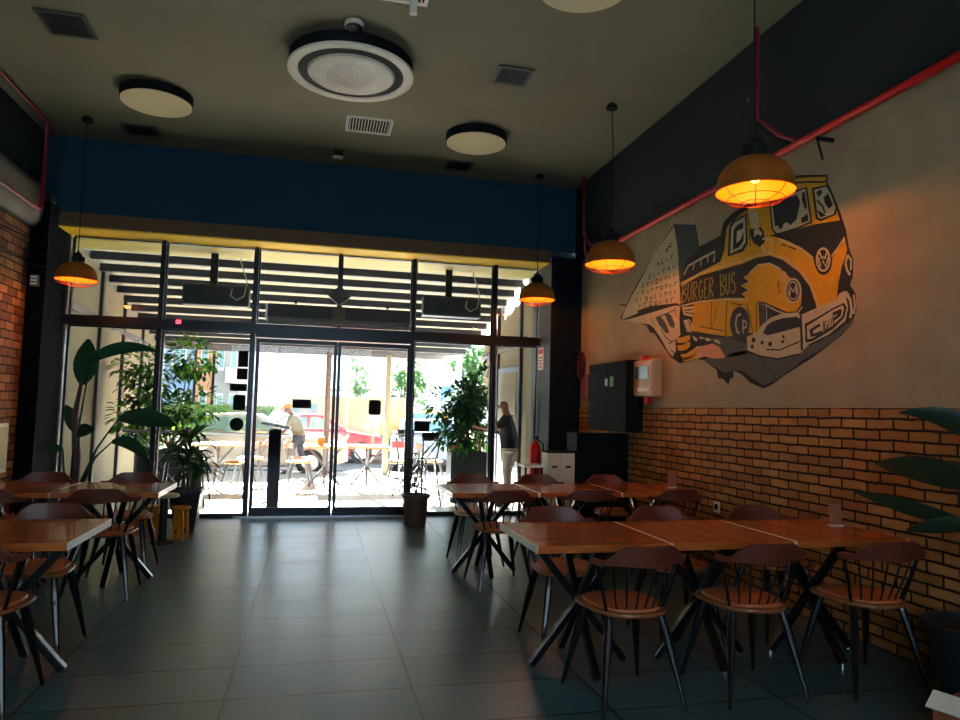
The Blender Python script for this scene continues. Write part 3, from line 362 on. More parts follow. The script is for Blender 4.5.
# ------------------------------------------------------------------ chairs and tables
def chair_proto(name, label, cat, group, crest, seat, pad, legm):
    t = thing(name, label, cat, (0, 0, 0), 0, group)
    def outline(s, n=28):
        out = []
        for k in range(n):
            a = 2*PI*k/n; ca, sa = math.cos(a), math.sin(a)
            x = .225*s*math.copysign(abs(ca)**.75, ca); y = .24*s*math.copysign(abs(sa)**.75, sa)
            x *= .97+.15*(y/.24)  # wider at the front
            out.append((x, y))
        return out
    b = MB(); rings = []
    for s_, z in ((.80, .464), (.97, .472), (1.0, .482), (.985, .492), (.9, .495), (.5, .489), (.05, .487)):
        rings.append([Vector((x, y, z)) for x, y in outline(s_)])
    V = b.grid(rings, True); b._f(V[0][::-1]); b._f(V[-1])
    b.build('seat', seat, t, True)
    b = MB(); rings = []
    for s_, z in ((.80, .487), (.86, .497), (.84, .508), (.6, .510), (.05, .509)):
        rings.append([Vector((x, y-.005, z)) for x, y in outline(s_)])
    V = b.grid(rings, True); b._f(V[0][::-1]); b._f(V[-1])
    b.build('seat_pad', pad, t, True)
    for sx in (-1, 1):
        for sy in (-1, 1):
            b = MB(); b.tube([(sx*.15, sy*.13, .47), (sx*.175, sy*.165, .34), (sx*.235, sy*.245, 0)], [.020, .024, .009], 8)
            b.build('leg', legm, t, True)
    def arc(u, r):   # plan curve of the back, u in -1..1
        return Vector((r*math.sin(u*1.15)/math.sin(1.15), -.275+.12*(1-math.cos(u*1.15))/(1-math.cos(1.15)), 0))
    for k in range(8):
        u = -1+2*k/7; outer = k in (0, 7)
        p = arc(u*.92, .255) + Vector((0, 0, .755)); q = Vector((u*.165, -.18+.05*u*u, .49))
        b = MB(); b.tube([q, (p+q)/2+Vector((0, -.006, 0)), p], .0095 if outer else .0055, 6)
        b.build('spindle', legm, t, True)
    b = MB(); rows = []
    N = 26
    for k in range(N+1):
        u = -1+2*k/N; a = abs(u)
        top = .845-.075*(3*min(1, max(0, (a-.34)/.46))**2-2*min(1, max(0, (a-.34)/.46))**3)+(.012*(a-.8)/.2 if a > .8 else 0)
        bot = .730+.012*math.sin(a*PI) + (.02*(a-.85)/.15 if a > .85 else 0)
        p = arc(u, .272); nrm = Vector((p.x*.9, -(.30+p.y*.2)*.9-.0, 0)).normalized()
        if a > .97: mid = (top+bot)/2; top = mid+(top-mid)*.6; bot = mid+(bot-mid)*.6
        i_, o_ = p-nrm*.011, p+nrm*.011
        lean = Vector((0, -.018, 0))
        rows.append([i_+Vector((0, 0, bot)), o_+Vector((0, 0, bot)), o_+Vector((0, 0, (top+bot)/2))+lean*.6, o_+Vector((0, 0, top-.006))+lean, p+Vector((0, 0, top))+lean, i_+Vector((0, 0, top-.006))+lean, i_+Vector((0, 0, (top+bot)/2))+lean*.6])
    V = b.grid(rows, True); b._f(V[0][::-1]); b._f(V[-1])
    b.build('backrest', crest, t, True)
    return t
chair0 = chair_proto('dining_chair', 'x', 'chair', 'g', wood_dk, seat_w, pad_m, chair_black)
def table_proto(name, top, edge, legm, W=.79, Z=.78):
    t = thing(name, 'x', 'table')
    MB().bx(-W/2+.003, W/2-.003, -W/2, W/2, Z-.042, Z).build('tabletop', top, t, bevel=.002)
    for s_ in (-1, 1):
        x = s_*(W/2-.0015); MB().bx(x-.0015, x+.0015, -W/2, W/2, Z-.042, Z).build('edge_band', edge, t)
    for ax, ay in ((1, 0), (-1, 0), (0, 1), (0, -1)):
        b = MB(); b.bar((ax*.295, ay*.295, .018), (-ax*.30, -ay*.30, Z-.045), .042, .042); lg = b.build('leg', legm, t, bevel=.004)
        MB().lathe([(.014, 0), (.014, .02)], 10, (ax*.292, ay*.292, 0)).build('foot', steel, lg)
    return t
table0 = table_proto('dining_table', table_m, edge_m, chair_black)
used = {'c': 0, 't': 0}
def put(proto, key, x, y, rz, label, group, sc=None):
    if not used.get(key):
        used[key] = 1; proto.location = (x, y, 0); proto.rotation_euler = (0, 0, rz); proto['label'] = label; proto['group'] = group
        if sc: proto.scale = (sc,)*3
        return proto
    return dup(proto, (x, y, 0), rz, label, group, sc)
def T(x, y, label, group): return put(table0, 't', x, y, 0, label, group)
def CH(x, y, deg, label, group): return put(chair0, 'c', x, y, R(deg), label, group)
g = 'square wooden tables joined in rows'
for i, x in enumerate((1.60, 2.405, 3.21)):
    T(x, 4.06, ('square orange-brown table at the open aisle end of the front right row', 'middle square orange-brown table of the front right row', 'square orange-brown table against the brick wall, front right row')[i], g)
for i, x in enumerate((1.60, 2.405, 3.21)):
    T(x, 6.46, ('square brown table at the aisle end of the rear right row', 'middle square brown table of the rear right row', 'square brown table against the brick wall, rear right row')[i], g)
for i, x in enumerate((-1.585, -2.39)):
    T(x, 4.40, ('square brown table with pale edge nearest on the left, at the aisle', 'square brown table behind the nearest left one, cut by the left picture edge')[i], g)
for i, x in enumerate((-1.585, -2.385)):
    T(x, 6.54, ('square brown table at the aisle end of the rear left row', 'square brown table of the rear left row, towards the brick wall')[i], g)
g = 'dark spindle-back chairs around the wooden tables'
cl = [(1.66, 3.57, 4, 'dark spindle-back chair facing the aisle-end table of the front right row, back to camera'),
 (2.38, 3.56, 0, 'dark spindle-back chair facing the middle table of the front right row, back to camera'),
 (3.13, 3.53, -2, 'dark spindle-back chair nearest the brick wall in the front right row, in deep shade'),
 (1.66, 4.46, 180, 'spindle-back chair with lit tan seat behind the aisle-end table, front right row'),
 (2.46, 4.46, 180, 'spindle-back chair behind the middle table of the front right row'),
 (3.24, 4.46, 180, 'spindle-back chair behind the wall-side table of the front right row'),
 (1.62, 6.02, 3, 'spindle-back chair facing the aisle-end table of the rear right row, brown seat showing'),
 (2.42, 6.08, -3, 'spindle-back chair facing the middle table of the rear right row'),
 (3.25, 6.05, 0, 'spindle-back chair facing the wall-side table of the rear right row, near the socket'),
 (1.62, 6.92, 180, 'spindle-back chair behind the aisle-end table of the rear right row, by the bushy planter'),
 (2.33, 6.90, 180, 'spindle-back chair behind the middle table of the rear right row, by the white cabinet'),
 (3.10, 6.88, 180, 'spindle-back chair behind the wall-side table of the rear right row, below the black cabinet'),
 (-1.57, 3.99, 0, 'spindle-back chair cut by the left picture edge, nearest of the left side'),
 (-1.60, 4.80, 180, 'spindle-back chair with lit tan seat behind the nearest left table'),
 (-1.56, 6.12, 2, 'spindle-back chair facing the rear left table, back to camera beside the aisle'),
 (-2.32, 6.12, 0, 'spindle-back chair mostly hidden at the left picture edge before the rear left row'),
 (-1.60, 6.94, 180, 'spindle-back chair behind the aisle end of the rear left row, before the leafy plants'),
 (-2.36, 6.95, 178, 'spindle-back chair behind the rear left row, before the black pillar')]
for x, y, a, l in cl: CH(x, y, a, l, g)
# menu cards
acr = mat('card_paper', (200, 120, 90), .3, noise=.35, nscale=60)
def card(x, y, z, rz, label):
    t = thing('menu_card', label, 'menu card', (x, y, z), rz, 'clear menu card stands')
    MB().box((0, 0, .003), (.09, .05, .006)).build('base', white_m, t)
    MB().box((0, 0, .075), (.085, .004, .14), 0, R(-10)).build('card', acr, t)
    MB().box((0, -.004, .078), (.092, .002, .15), 0, R(-10)).build('cover', glass, t)
card(3.50, 4.16, .781, R(-12), 'small upright menu card on the front right table by the brick wall')
card(3.55, 6.50, .781, R(-10), 'small upright menu card on the rear right table by the brick wall')

# ------------------------------------------------------------------ pendant lamps
def pendant(x, y, z, s, label, power, curve=0):
    t = thing('pendant_lamp', label, 'lamp', (x, y, z), 0, 'caged dome pendant lamps')
    rr = .27*s
    prof = [(rr*1.02, 0), (rr*1.0, .012*s), (rr*.985, .06*s), (rr*.92, .12*s), (rr*.78, .18*s), (rr*.56, .225*s), (rr*.32, .25*s), (rr*.22, .255*s)]
    b = MB(); V = b.grid([[Vector((r*math.cos(2*PI*k/40), r*math.sin(2*PI*k/40), h)) for k in range(40)] for r, h in prof], True)
    sh = b.build('lamp_shade', lampo, t, 'all')
    b = MB(); b.grid([[Vector((max(.01, r-.006)*math.cos(2*PI*k/40), max(.01, r-.006)*math.sin(2*PI*k/40), h-.001)) for k in range(40)] for r, h in prof], True)
    b.build('lining', lampi, sh, 'all')
    b = MB(); b.lathe([(.03*s, .25*s), (.075*s, .255*s), (.078*s, .33*s), (.055*s, .345*s), (.05*s, .38*s), (.02*s, .39*s), (.008, .42*s)], 20)
    for k in range(8):
        a = 2*PI*k/8; b.box((.08*s*math.cos(a), .08*s*math.sin(a), .30*s), (.02*s, .012*s, .07*s), a)
    b.build('socket_cap', blk, t, True)
    b = MB()
    for rad, h in ((1.0, -.003), (.72, -.055*s), (.38, -.085*s)):
        b.tube([(rr*rad*math.cos(2*PI*k/32), rr*rad*math.sin(2*PI*k/32), h) for k in range(33)], .0028, 5)
    for k in range(4):
        a = PI*k/4+.2
        b.tube([(rr*math.sin(q)*math.cos(a), rr*math.sin(q)*math.sin(a), -.095*s*math.cos(q)) for q in [R(-90+15*j) for j in range(13)]], .0028, 5)
    b.build('wire_cage', mat('cage', (120, 40, 20), .4, .5) if 'cage' not in MATS else MATS['cage'], t, True)
    MB().sphere((0, 0, .11*s), .045*s, 14).build('bulb', bulb_m, t, 'all')
    h = ZC-.03-z
    b = MB(); b.tube([(curve*math.sin(j/8*PI)*.02, 0, .41*s+(h-.41*s)*j/8) for j in range(9)], .005, 6); b.build('cord', blk, t, True)
    MB().lathe([(.06, h-.03), (.06, h+.0), (.03, h+.03)][::1], 16).build('ceiling_mount', blk, t, True)
    l = bpy.data.lights.new('pendant_light', 'POINT'); l.energy = power; l.color = (1, .36, .06); l.shadow_soft_size = .05
    lo = bpy.data.objects.new('pendant_light', l); C.objects.link(lo); lo.parent = t; lo.location = (0, 0, .03*s)
PW = 7.5
pendant(3.0, 4.32, 3.11, 1.0, 'caged dome pendant lamp nearest on the right, glowing orange over the mural', PW)
pendant(3.0, 6.84, 3.09, .97, 'caged dome pendant lamp between the mural and the front pillar', PW, 1)
pendant(2.95, 9.2, 3.06, .93, 'caged dome pendant lamp hanging before the right black pillar', PW*.7)
pendant(-2.74, 8.9, 2.90, .82, 'caged dome pendant lamp hanging before the left black pillar', PW*.6)

# ------------------------------------------------------------------ ceiling fittings
def disc(x, y, label):
    t = thing('ceiling_light', label, 'ceiling light', (x, y, ZC), 0, 'round drum ceiling lights')
    MB().lathe([(.355, -.10), (.37, -.095), (.37, 0)], 48).build('drum', blk, t, True)
    MB().lathe([(.36, -.108), (.36, -.1)], 48).build('diffuser', cream_m, t, True)
disc(-1.80, 8.02, 'round drum ceiling light with cream face, left of the big air vent')
disc(1.79, 8.12, 'round drum ceiling light with cream face, right of the big air vent')
disc(1.87, 4.80, 'round drum ceiling light cut by the top picture edge')
t = thing('air_conditioner', 'large round white ceiling air conditioner with perforated centre', 'air conditioner', (.22, 6.70, ZC-.002)); t.scale = (1, 1, .75)
MB().lathe([(.56, -.16), (.585, -.14), (.59, 0)], 64).build('housing', blk, t, True)
b = MB(); rows = [[Vector((r*math.cos(2*PI*k/64), r*math.sin(2*PI*k/64), z)) for k in range(64)] for r, z in ((.605, -.150), (.60, -.172), (.585, -.178), (.515, -.178), (.503, -.168), (.50, -.150))]
b.grid(rows, True); b.build('ring', white_m, t, True)
MB().lathe([(.50, -.156), (.50, -.154)], 48).build('slot', blk, t)
pm = mat('perforated', (226, 224, 206), .4); nt = pm.node_tree; tc = nt.nodes.new('ShaderNodeTexCoord'); mp = nt.nodes.new('ShaderNodeMapping'); mp.inputs['Rotation'].default_value = (0, 0, R(45)); mp.inputs['Scale'].default_value = (1, 1, 0)
vo = nt.nodes.new('ShaderNodeTexVoronoi'); vo.inputs['Scale'].default_value = 28; vo.inputs['Randomness'].default_value = 0
nt.links.new(tc.outputs['Object'], mp.inputs[0]); nt.links.new(mp.outputs[0], vo.inputs['Vector'])
gr = nt.nodes.new('ShaderNodeVectorMath'); gr.operation = 'LENGTH'; nt.links.new(tc.outputs['Object'], gr.inputs[0])
mr = nt.nodes.new('ShaderNodeMapRange'); mr.inputs['From Min'].default_value = .28; mr.inputs['From Max'].default_value = .43; mr.inputs['To Min'].default_value = .47; mr.inputs['To Max'].default_value = 0.0
nt.links.new(gr.outputs['Value'], mr.inputs['Value'])
lt = nt.nodes.new('ShaderNodeMath'); lt.operation = 'LESS_THAN'; nt.links.new(vo.outputs['Distance'], lt.inputs[0]); nt.links.new(mr.outputs[0], lt.inputs[1])
mx = nt.nodes.new('ShaderNodeMix'); mx.data_type = 'RGBA'; mx.inputs[6].default_value = (*srgb((226, 224, 206)), 1); mx.inputs[7].default_value = (*srgb((40, 42, 40)), 1)
nt.links.new(lt.outputs[0], mx.inputs[0]); nt.links.new(mx.outputs[2], nt.nodes['Principled BSDF'].inputs['Base Color'])
MB().lathe([(.41, -.166), (.42, -.172), (.40, -.19), (.2, -.195), (.001, -.195)], 64).build('grille', pm, t, True)
def vent(x, y, w, d, white, n, label, thin=False, stub=False):
    t = thing('ceiling_vent', label, 'vent', (x, y, ZC), 0, 'ceiling air vents')
    m = white_m if white else mat('vent_dark_%d' % n, (60, 64, 62), .5)
    f = .03; b = MB(); b.bx(-w/2, w/2, -d/2, -d/2+f, -.02, 0); b.bx(-w/2, w/2, d/2-f, d/2, -.02, 0); b.bx(-w/2, -w/2+f, -d/2+f, d/2-f, -.02, 0); b.bx(w/2-f, w/2, -d/2+f, d/2-f, -.02, 0)
    b.build('frame', m, t)
    MB().bx(-w/2+f, w/2-f, -d/2+f, d/2-f, -.004, 0).build('backing', blk, t)
    b = MB()
    for k in range(n):
        px = -w/2+f+(w-2*f)*(k+.5)/n; b.box((px, 0, -.012), (.008, d-2*f, .012), 0, 0, R(30))
    b.build('slats', m if white else blk, t)
    return t
vent(.50, 8.17, .54, .46, True, 14, 'small white slatted vent behind the round air conditioner')
vent(.50, 5.30, .55, .5, True, 10, 'white slatted vent cut by the top picture edge')
vent(-2.28, 6.70, .40, .42, False, 9, 'dark metal vent at the far left of the ceiling')
vent(1.79, 6.52, .36, .36, False, 9, 'dark square vent right of the round air conditioner')
vent(1.79, 9.2, .36, .34, False, 9, 'faint dark vent behind the right drum light')
vent(-2.2, 9.15, .40, .34, False, 9, 'faint dark vent behind the left drum light')
b = MB(); b.lathe([(.075, -.04), (.085, -.03), (.085, 0)], 24); o = b.build('smoke_detector', white_m, None, True, loc=(.205, 5.99, ZC)); tag(o, 'round smoke detector in front of the round air conditioner', 'smoke detector')
o = MB().lathe([(.068, -.0), (.075, .055)], 24).build('housing', blk, o, True); o.location = (0, 0, -.03-.028)
t = thing('emergency_light', 'small square white box fixed to the ceiling near the front', 'light', (.17, 9.15, ZC))
MB().box((0, 0, -.04), (.13, .10, .08)).build('body', blk, t); MB().box((0, 0, -.085), (.13, .10, .012)).build('lens', white_m, t)
t = thing('duct_stub', 'short white pipe hanging under the top vent', 'pipe', (.64, 5.32, ZC)); MB().tube([(0, 0, -.02), (0, .02, -.22)], .032, 16).build('tube', white_m, t, True)

# ------------------------------------------------------------------ sprinkler pipes
t = thing('sprinkler_pipe', 'long bright red sprinkler pipe along the top of the right wall', 'pipe', (0, 0, 0))
MB().tube([(3.62, -2.4, 3.66), (3.62, 8.0, 3.66)], .03, 12).build('main_pipe', red_m, t, True)
def branch(y, zt, yo):
    b = MB(); b.tube([(3.62, y-yo, 3.69), (3.60, y-yo*.6, 3.80), (3.58, y-.06, 4.0), (3.58, y, 4.03), (3.58, y, 4.08), (3.58, y, zt-.002)], .02, 10); b.build('branch_pipe', wine_m, t, True)
branch(5.12, ZC, .45); branch(9.1, ZC, .02)
b = MB(); b.tube([(3.58, 9.08, 4.0), (3.60, 8.9, 3.82), (3.62, 8.0, 3.66)], .02, 10).build('branch_pipe', wine_m, t, True)
for y in (8.0, 4.4):
    b = MB(); b.bar((3.728, y, 3.60), (3.58, y, 3.60), .012, .03); b.bar((3.728, y+.12, 3.5), (3.58, y, 3.60), .012, .02); b.build('bracket', blk, t)
for y, z in ((5.12, 4.2), (9.1, 4.05)):
    MB().tube([(3.58, y, z), (3.50, y, z), (3.49, y, z)], [.012, .012, .025], 8).build('sprinkler_head', steel, t, True)
t = thing('sprinkler_pipe', 'dark wine red pipe bent down the left wall from the ceiling', 'pipe', (0, 0, 0))
MB().tube([(-3.22, -2, 4.80), (-3.22, 9.0, 4.80), (-3.22, 9.05, 4.78), (-3.22, 9.07, 4.74), (-3.22, 9.07, 3.80), (-3.22, 9.03, 3.74), (-3.22, 8.98, 3.72), (-3.22, 3.0, 3.70)], .025, 10).build('main_pipe', wine_m, t, True)
MB().tube([(-3.22, 9.07, 3.88), (-3.12, 9.07, 3.88), (-3.10, 9.07, 3.88)], [.01, .01, .024], 8).build('sprinkler_head', steel, t, True)

# ------------------------------------------------------------------ air curtain, heaters, things on the glass
t = thing('air_curtain', 'long grey air curtain unit mounted above the glass door', 'air curtain', (0, 0, 0))
b = MB(); b.prism([(9.72, 2.70), (9.74, 2.88), (9.94, 2.90), (9.94, 2.64), (9.78, 2.64)], -.66, 1.26, 'x'); b.build('body', heater_m, t, bevel=.01)
for x in (-.67, 1.27): MB().box((x, 9.84, 2.76), (.03, .18, .22)).build('end_cap', alul, t)
for x in (-.3, .95): MB().box((x, 9.84, 2.92), (.03, .03, .04)).build('bracket', blk, t)
t = thing('door_sensor', 'dark diamond shaped box on the post above the air curtain', 'sensor', (.285, 9.905, 3.06))
MB().prism([(-.17, 0), (0, -.14), (.17, 0), (0, .14)], -.03, .03, 'y').build('body', heater_m, t, bevel=.006)
MB().tube([(-.12, -.034, -.01), (0, -.036, -.03), (.12, -.034, -.01)], .006, 6).build('lens', steel, t)
o = MB().box((.28, 9.724, 2.78), (.18, .006, .2)).build('paper_notice', mat('notice_paper', (110, 104, 92), .7)); tag(o, 'small square paper notice stuck to the air curtain', 'notice')
o = MB().box((-1.80, 9.93, ZT+.035), (.06, .01, .05)).build('indicator_light', redled); tag(o, 'small red glowing indicator on the dark crossbar of the glass front', 'light')
t = thing('parapet_heater', 'x', 'heater')
t.name = 'hanging_heater'; t['label'] = 'dark box heater hanging outside the left upper windows'
MB().box((0, 0, 0), (.9, .22, .30)).build('body', heater_m, t, bevel=.02); MB().box((0, -.112, -.0), (.84, .01, .22)).build('grille', mat('grille_dk', (50, 54, 60), .4, noise=.2, nscale=40, stretch=(1, 1, 20)), t)
MB().box((-.05, 0, .39), (.1, .06, .5)).build('hanger', alu, t)
MB().tube([(.30, -.12, .30+.25), (.42, -.12, .2), (.38, -.12, .0), (.28, -.12, -.06), (.2, -.12, .0), (.22, -.12, .1)], .008, 6).build('cable', cream_m, t, True)
h2 = dup(t, (2.0, 10.55, 3.08), 0, 'dark box heater hanging outside the right upper windows'); t.location = (-1.42, 10.55, 3.05)
t['group'] = h2['group'] = 'hanging terrace heaters'
def sticker(name, x0, x1, z0, z1, label, cat='sticker', shape='rect', m=None):
    b = MB(); cx, cz = (x0+x1)/2, (z0+z1)/2; w, h = (x1-x0)/2, (z1-z0)/2
    if shape == 'round': pts = [(cx+w*math.cos(2*PI*k/32), cz+w*math.sin(2*PI*k/32)) for k in range(32)]
    else:
        r = .03 if shape == 'soft' else .004; pts = []
        for qx, qz, a0 in ((1, 1, 0), (-1, 1, 90), (-1, -1, 180), (1, -1, 270)):
            for j in range(5): a = R(a0+j*22.5); pts.append((cx+qx*(w-r)+r*math.cos(a), cz+qz*(h-r)+r*math.sin(a)))
    b.prism(pts, 9.972, 9.976, 'y') if x0 > -.8 and x1 < 1.32 else b.prism(pts, 10.018, 10.022, 'y')
    return tag(b.build(name, m or blk), label, cat, 'dark stickers on the glass front')
sticker('window_sticker', -1.03, -.90, 2.02, 2.24, 'tall dark sticker at the top of the column left of the door')
sticker('window_sticker', -1.04, -.90, 1.85, 2.00, 'dark sticker second from top left of the door')
sticker('window_sticker', -1.12, -.90, 1.69, 1.79, 'wide dark sticker in the column left of the door')
sticker('window_sticker', -1.07, -.91, 1.43, 1.64, 'rounded dark sticker above the round one left of the door', shape='soft')
sticker('window_sticker', -1.10, -.92, 1.15, 1.33, 'round dark sticker at the bottom of the column left of the door', shape='round')
sticker('window_sticker', -.29, -.04, 1.48, 1.60, 'dark rectangular sticker on the left door leaf')
sticker('window_sticker', .75, .92, 1.41, 1.62, 'dark rounded sticker on the right door leaf', shape='soft')
sticker('window_sticker', 1.41, 1.63, 1.19, 1.34, 'dark sticker just right of the door, low')
# ------------------------------------------------------------------ furniture along the right wall
t = thing('wall_cabinet', 'black two-door cabinet mounted on the wall above the dark counter', 'cabinet', (XR-.001, 8.08, 1.30))
MB().bx(-.20, 0, -.58, .56, 0, .84).build('body', cabb, t, bevel=.004)
for i, (a, b_) in enumerate(((-.575, -.012), (-.004, .555))):
    d = MB().bx(-.22, -.201, a, b_, .005, .835).build('door', cabb, t, bevel=.003)
    MB().sphere((-.23, -.05 if i == 0 else .05, .40), .014).build('knob', steel, d, 'all')
MB().bx(-.223, -.22, -.22, -.12, .54, .66).build('green_label', mat('label_green', (90, 150, 110), .5), t)
MB().bx(-.223, -.22, -.04, .03, .55, .64).build('pale_label', mat('label_pale', (170, 210, 215), .5), t)
t = thing('alarm_panel', 'beige fire alarm panel with small screen on the beige wall', 'alarm panel', (XR-.001, 7.28, 1.71))
MB().bx(-.13, 0, -.24, .24, 0, .42).build('body', beige_p, t, bevel=.03)
MB().bx(-.137, -.13, -.15, .17, .20, .34).build('display', mat('display', (90, 110, 120), .2), t)
b = MB()
for k in range(5): b.bx(-.136, -.13, -.17+k*.06, -.13+k*.06, .06, .10)
b.build('keys', white_m, t)
MB().bx(-.08, -.01, .10, .20, .42, .475).build('beacon', red_m, t, bevel=.008); MB().bx(-.08, -.01, -.02, .07, -.08, -.001).build('call_button', red_m, t, bevel=.006)
t = thing('counter_cabinet', 'tall plain black counter cabinet under the wall cabinet', 'cabinet', (3.38, 8.26, 0))
MB().bx(-.33, .33, -.40, -.06, .06, 1.24).build('body', cabb, t, bevel=.006); MB().bx(-.34, .335, -.41, -.05, 1.24, 1.27).build('top', blackp, t, bevel=.004); MB().bx(-.30, .32, -.37, -.08, 0, .06).build('plinth', blk, t)
t = thing('storage_cabinet', 'cream cabinet with two doors and black handles beside the black counter', 'cabinet', (2.86, 8.06, 0))
MB().bx(-.17, .17, -.18, .02, .04, 1.03).build('body', cabw, t); MB().bx(-.175, .172, -.19, .02, 1.03, 1.05).build('top', blackp, t); MB().bx(-.15, .15, -.16, .0, 0, .04).build('plinth', blk, t)
for a, b_ in ((-.168, -.004), (.004, .168)):
    d = MB().bx(a, b_, -.195, -.181, .58, 1.02).build('door', cabw, t, bevel=.002); MB().bx((a+b_)/2-.03, (a+b_)/2+.03, -.215, -.195, .86, .88).build('handle', blk, d)
    MB().bx(a, b_, -.195, -.181, .05, .545).build('drawer', cabw, t, bevel=.002)
t = thing('side_table', 'small light wooden side table left of the cream cabinet', 'table', (2.56, 8.1, 0))
MB().bx(-.12, .12, -.14, .14, .85, .88).build('tabletop', edge_m, t)
for x in (-.10, .10):
    for y in (-.12, .12): MB().bx(x-.012, x+.012, y-.012, y+.012, 0, .85).build('leg', blk, t)
def extinguisher(x, y, z, label):
    t = thing('fire_extinguisher', label, 'fire extinguisher', (x, y, z))
    MB().lathe([(.07, 0), (.085, .03), (.085, .42), (.07, .48), (.03, .53), (.025, .56)], 20).build('cylinder', red_m, t, True)
    MB().box((0, -.02, .59), (.04, .12, .04)).build('valve_handle', blk, t); MB().tube([(.02, 0, .57), (.11, -.02, .50), (.12, -.03, .3), (.10, -.03, .15)], .012, 8).build('hose', blk, t, True)
extinguisher(3.10, 9.62, 0.55-.0, 'red fire extinguisher standing by the left side of the right black pillar')
o = tag(MB().bx(-.11, .11, -.11, .11, 0, .55).build('stand_box', blk, None, loc=(3.10, 9.62, 0)), 'dark box under the red fire extinguisher beside the pillar', 'box')
t = thing('fire_hose', 'red and black fire hose bundle on the wall between pillar and cabinet', 'fire hose', (3.65, 9.05, 1.75))
MB().box((0, 0, .12), (.10, .22, .34)).build('box', wine_m, t, bevel=.01)
for k in range(4):
    MB().tube([(-.07-.01*k, .1*math.cos(j/10*2*PI)*(.8+.1*k)+.02*k-.02, .42+.16*math.sin(j/10*2*PI)*(1+.1*k)) for j in range(11)], .009, 6).build('hose_loop', blk if k % 2 else wine_m, t, True)
t = thing('wall_socket', 'small white socket on the brick wall near the rear right table', 'socket', (XR-.013, 5.95, .66))
MB().bx(-.012, 0, -.045, .045, -.05, .05).build('plate', white_m, t, bevel=.003); MB().bx(-.015, -.012, -.025, .025, -.025, .025).build('outlet', blk, t)
t = thing('pillar_sign', 'narrow white sign with red band on the side of the right pillar', 'sign', (3.254, 9.9, 2.13))
MB().bx(-.004, 0, -.12, .12, 0, .33).build('plate', white_m, t)
b = MB(); b.bx(-.006, -.004, -.10, .10, .24, .31)
for k in range(4): b.bx(-.006, -.004, -.08, .08, .04+k*.045, .06+k*.045)
b.build('lettering', red_m, t)
# left wall bits
t = thing('wall_frame', 'pale framed board on the left brick wall at the picture edge', 'frame', (XL, 8.70, .68))
MB().bx(.0, .03, -.32, .32, 0, .55).build('frame', edge_m, t); MB().bx(.03, .034, -.28, .28, .04, .51).build('board', mat('board_pale', (210, 196, 150), .6), t)
t = thing('wall_light', 'small white emergency light on the left black pillar', 'light', (-3.30, 9.3, 2.92))
MB().box((0, -.035, 0), (.08, .07, .13)).build('housing', mat('lamp_grey', (120, 124, 120), .5), t); 
for k in range(3): MB().box((0, -.073, .04-.04*k), (.07, .01, .018)).build('lens', white_m, t)
t = thing('conduit', 'thin black cables running along the top of the left brick wall', 'cable')
for z0, z1 in ((3.30, 3.42), (3.12, 3.14)): MB().tube([(XL+.02, 2, z0), (XL+.02, 6.5, (z0+z1)/2-.06), (XL+.02, 9.28, z1), (-3.18, 9.28, z1-.05)], .009, 6).build('cable', blk, t, True)

# ------------------------------------------------------------------ plants
def leaf(b, base, d, L, W, droop=.6, up=(0, 0, 1), n=8, fold=.15, tipw=0, curl=0):
    """a bent blade leaf from base in direction d"""
    p = Vector(base); d = Vector(d).normalized(); side = d.cross(Vector(up))
    side = side.normalized() if side.length > 1e-4 else Vector((1, 0, 0))
    rows = []
    for k in range(n+1):
        t_ = k/n; w = W*math.sin(PI*min(1, (t_*.94+.04)))**.75*(1-.25*t_)
        nrm = side.cross(d).normalized()
        rows.append([p-side*w/2+nrm*fold*w, p, p+side*w/2+nrm*fold*w])
        p = p+d*L/n; d = (d+Vector((0, 0, -droop/n))+side*curl/n).normalized()
    b.grid(rows)
def bushy(name, label, cat, x, y, z0, cx, cy, cz, rx, ry, rz, n, lw, leaves, seed, group=None, trunk=True, pot=None, lobes=7):
    rnd = random.Random(seed); t = thing(name, label, cat, (x, y, 0), 0, group)
    b = MB(); cen = []
    for k in range(lobes):
        a = rnd.uniform(0, 2*PI); q = rnd.uniform(.2, .75); cen.append(Vector((cx-x+rx*q*math.cos(a), cy-y+ry*q*math.sin(a), cz+rz*rnd.uniform(-.7, .75))))
    b.mi = 0
    for k in range(n):
        c = rnd.choice(cen); v = Vector((rnd.gauss(0, 1), rnd.gauss(0, 1), rnd.gauss(0, 1))).normalized(); s_ = rnd.uniform(.3, 1)**.5
        p = c+Vector((v.x*rx*.45*s_, v.y*ry*.45*s_, v.z*rz*.42*s_))
        d = (v+Vector((0, 0, -.3))+Vector((rnd.uniform(-.5, .5), rnd.uniform(-.5, .5), 0))).normalized()
        b.mi = rnd.randrange(len(leaves)); leaf(b, p, d, lw*rnd.uniform(.7, 1.2), lw*rnd.uniform(.5, .75), .5, (rnd.uniform(-.4, .4), rnd.uniform(-.4, .4), 1), 3)
    b.build('foliage', leaves, t)
    if trunk:
        b = MB(); base = Vector((0, 0, z0))
        for c in cen: b.tube([base+Vector((rnd.uniform(-.03, .03), rnd.uniform(-.03, .03), 0)), (base+c)/2+Vector((rnd.uniform(-.05, .05), 0, .05)), c], [.018, .013, .005] if rz < 1 else [.09, .06, .02], 6)
        b.build('stem', bark, t, True)
    return t
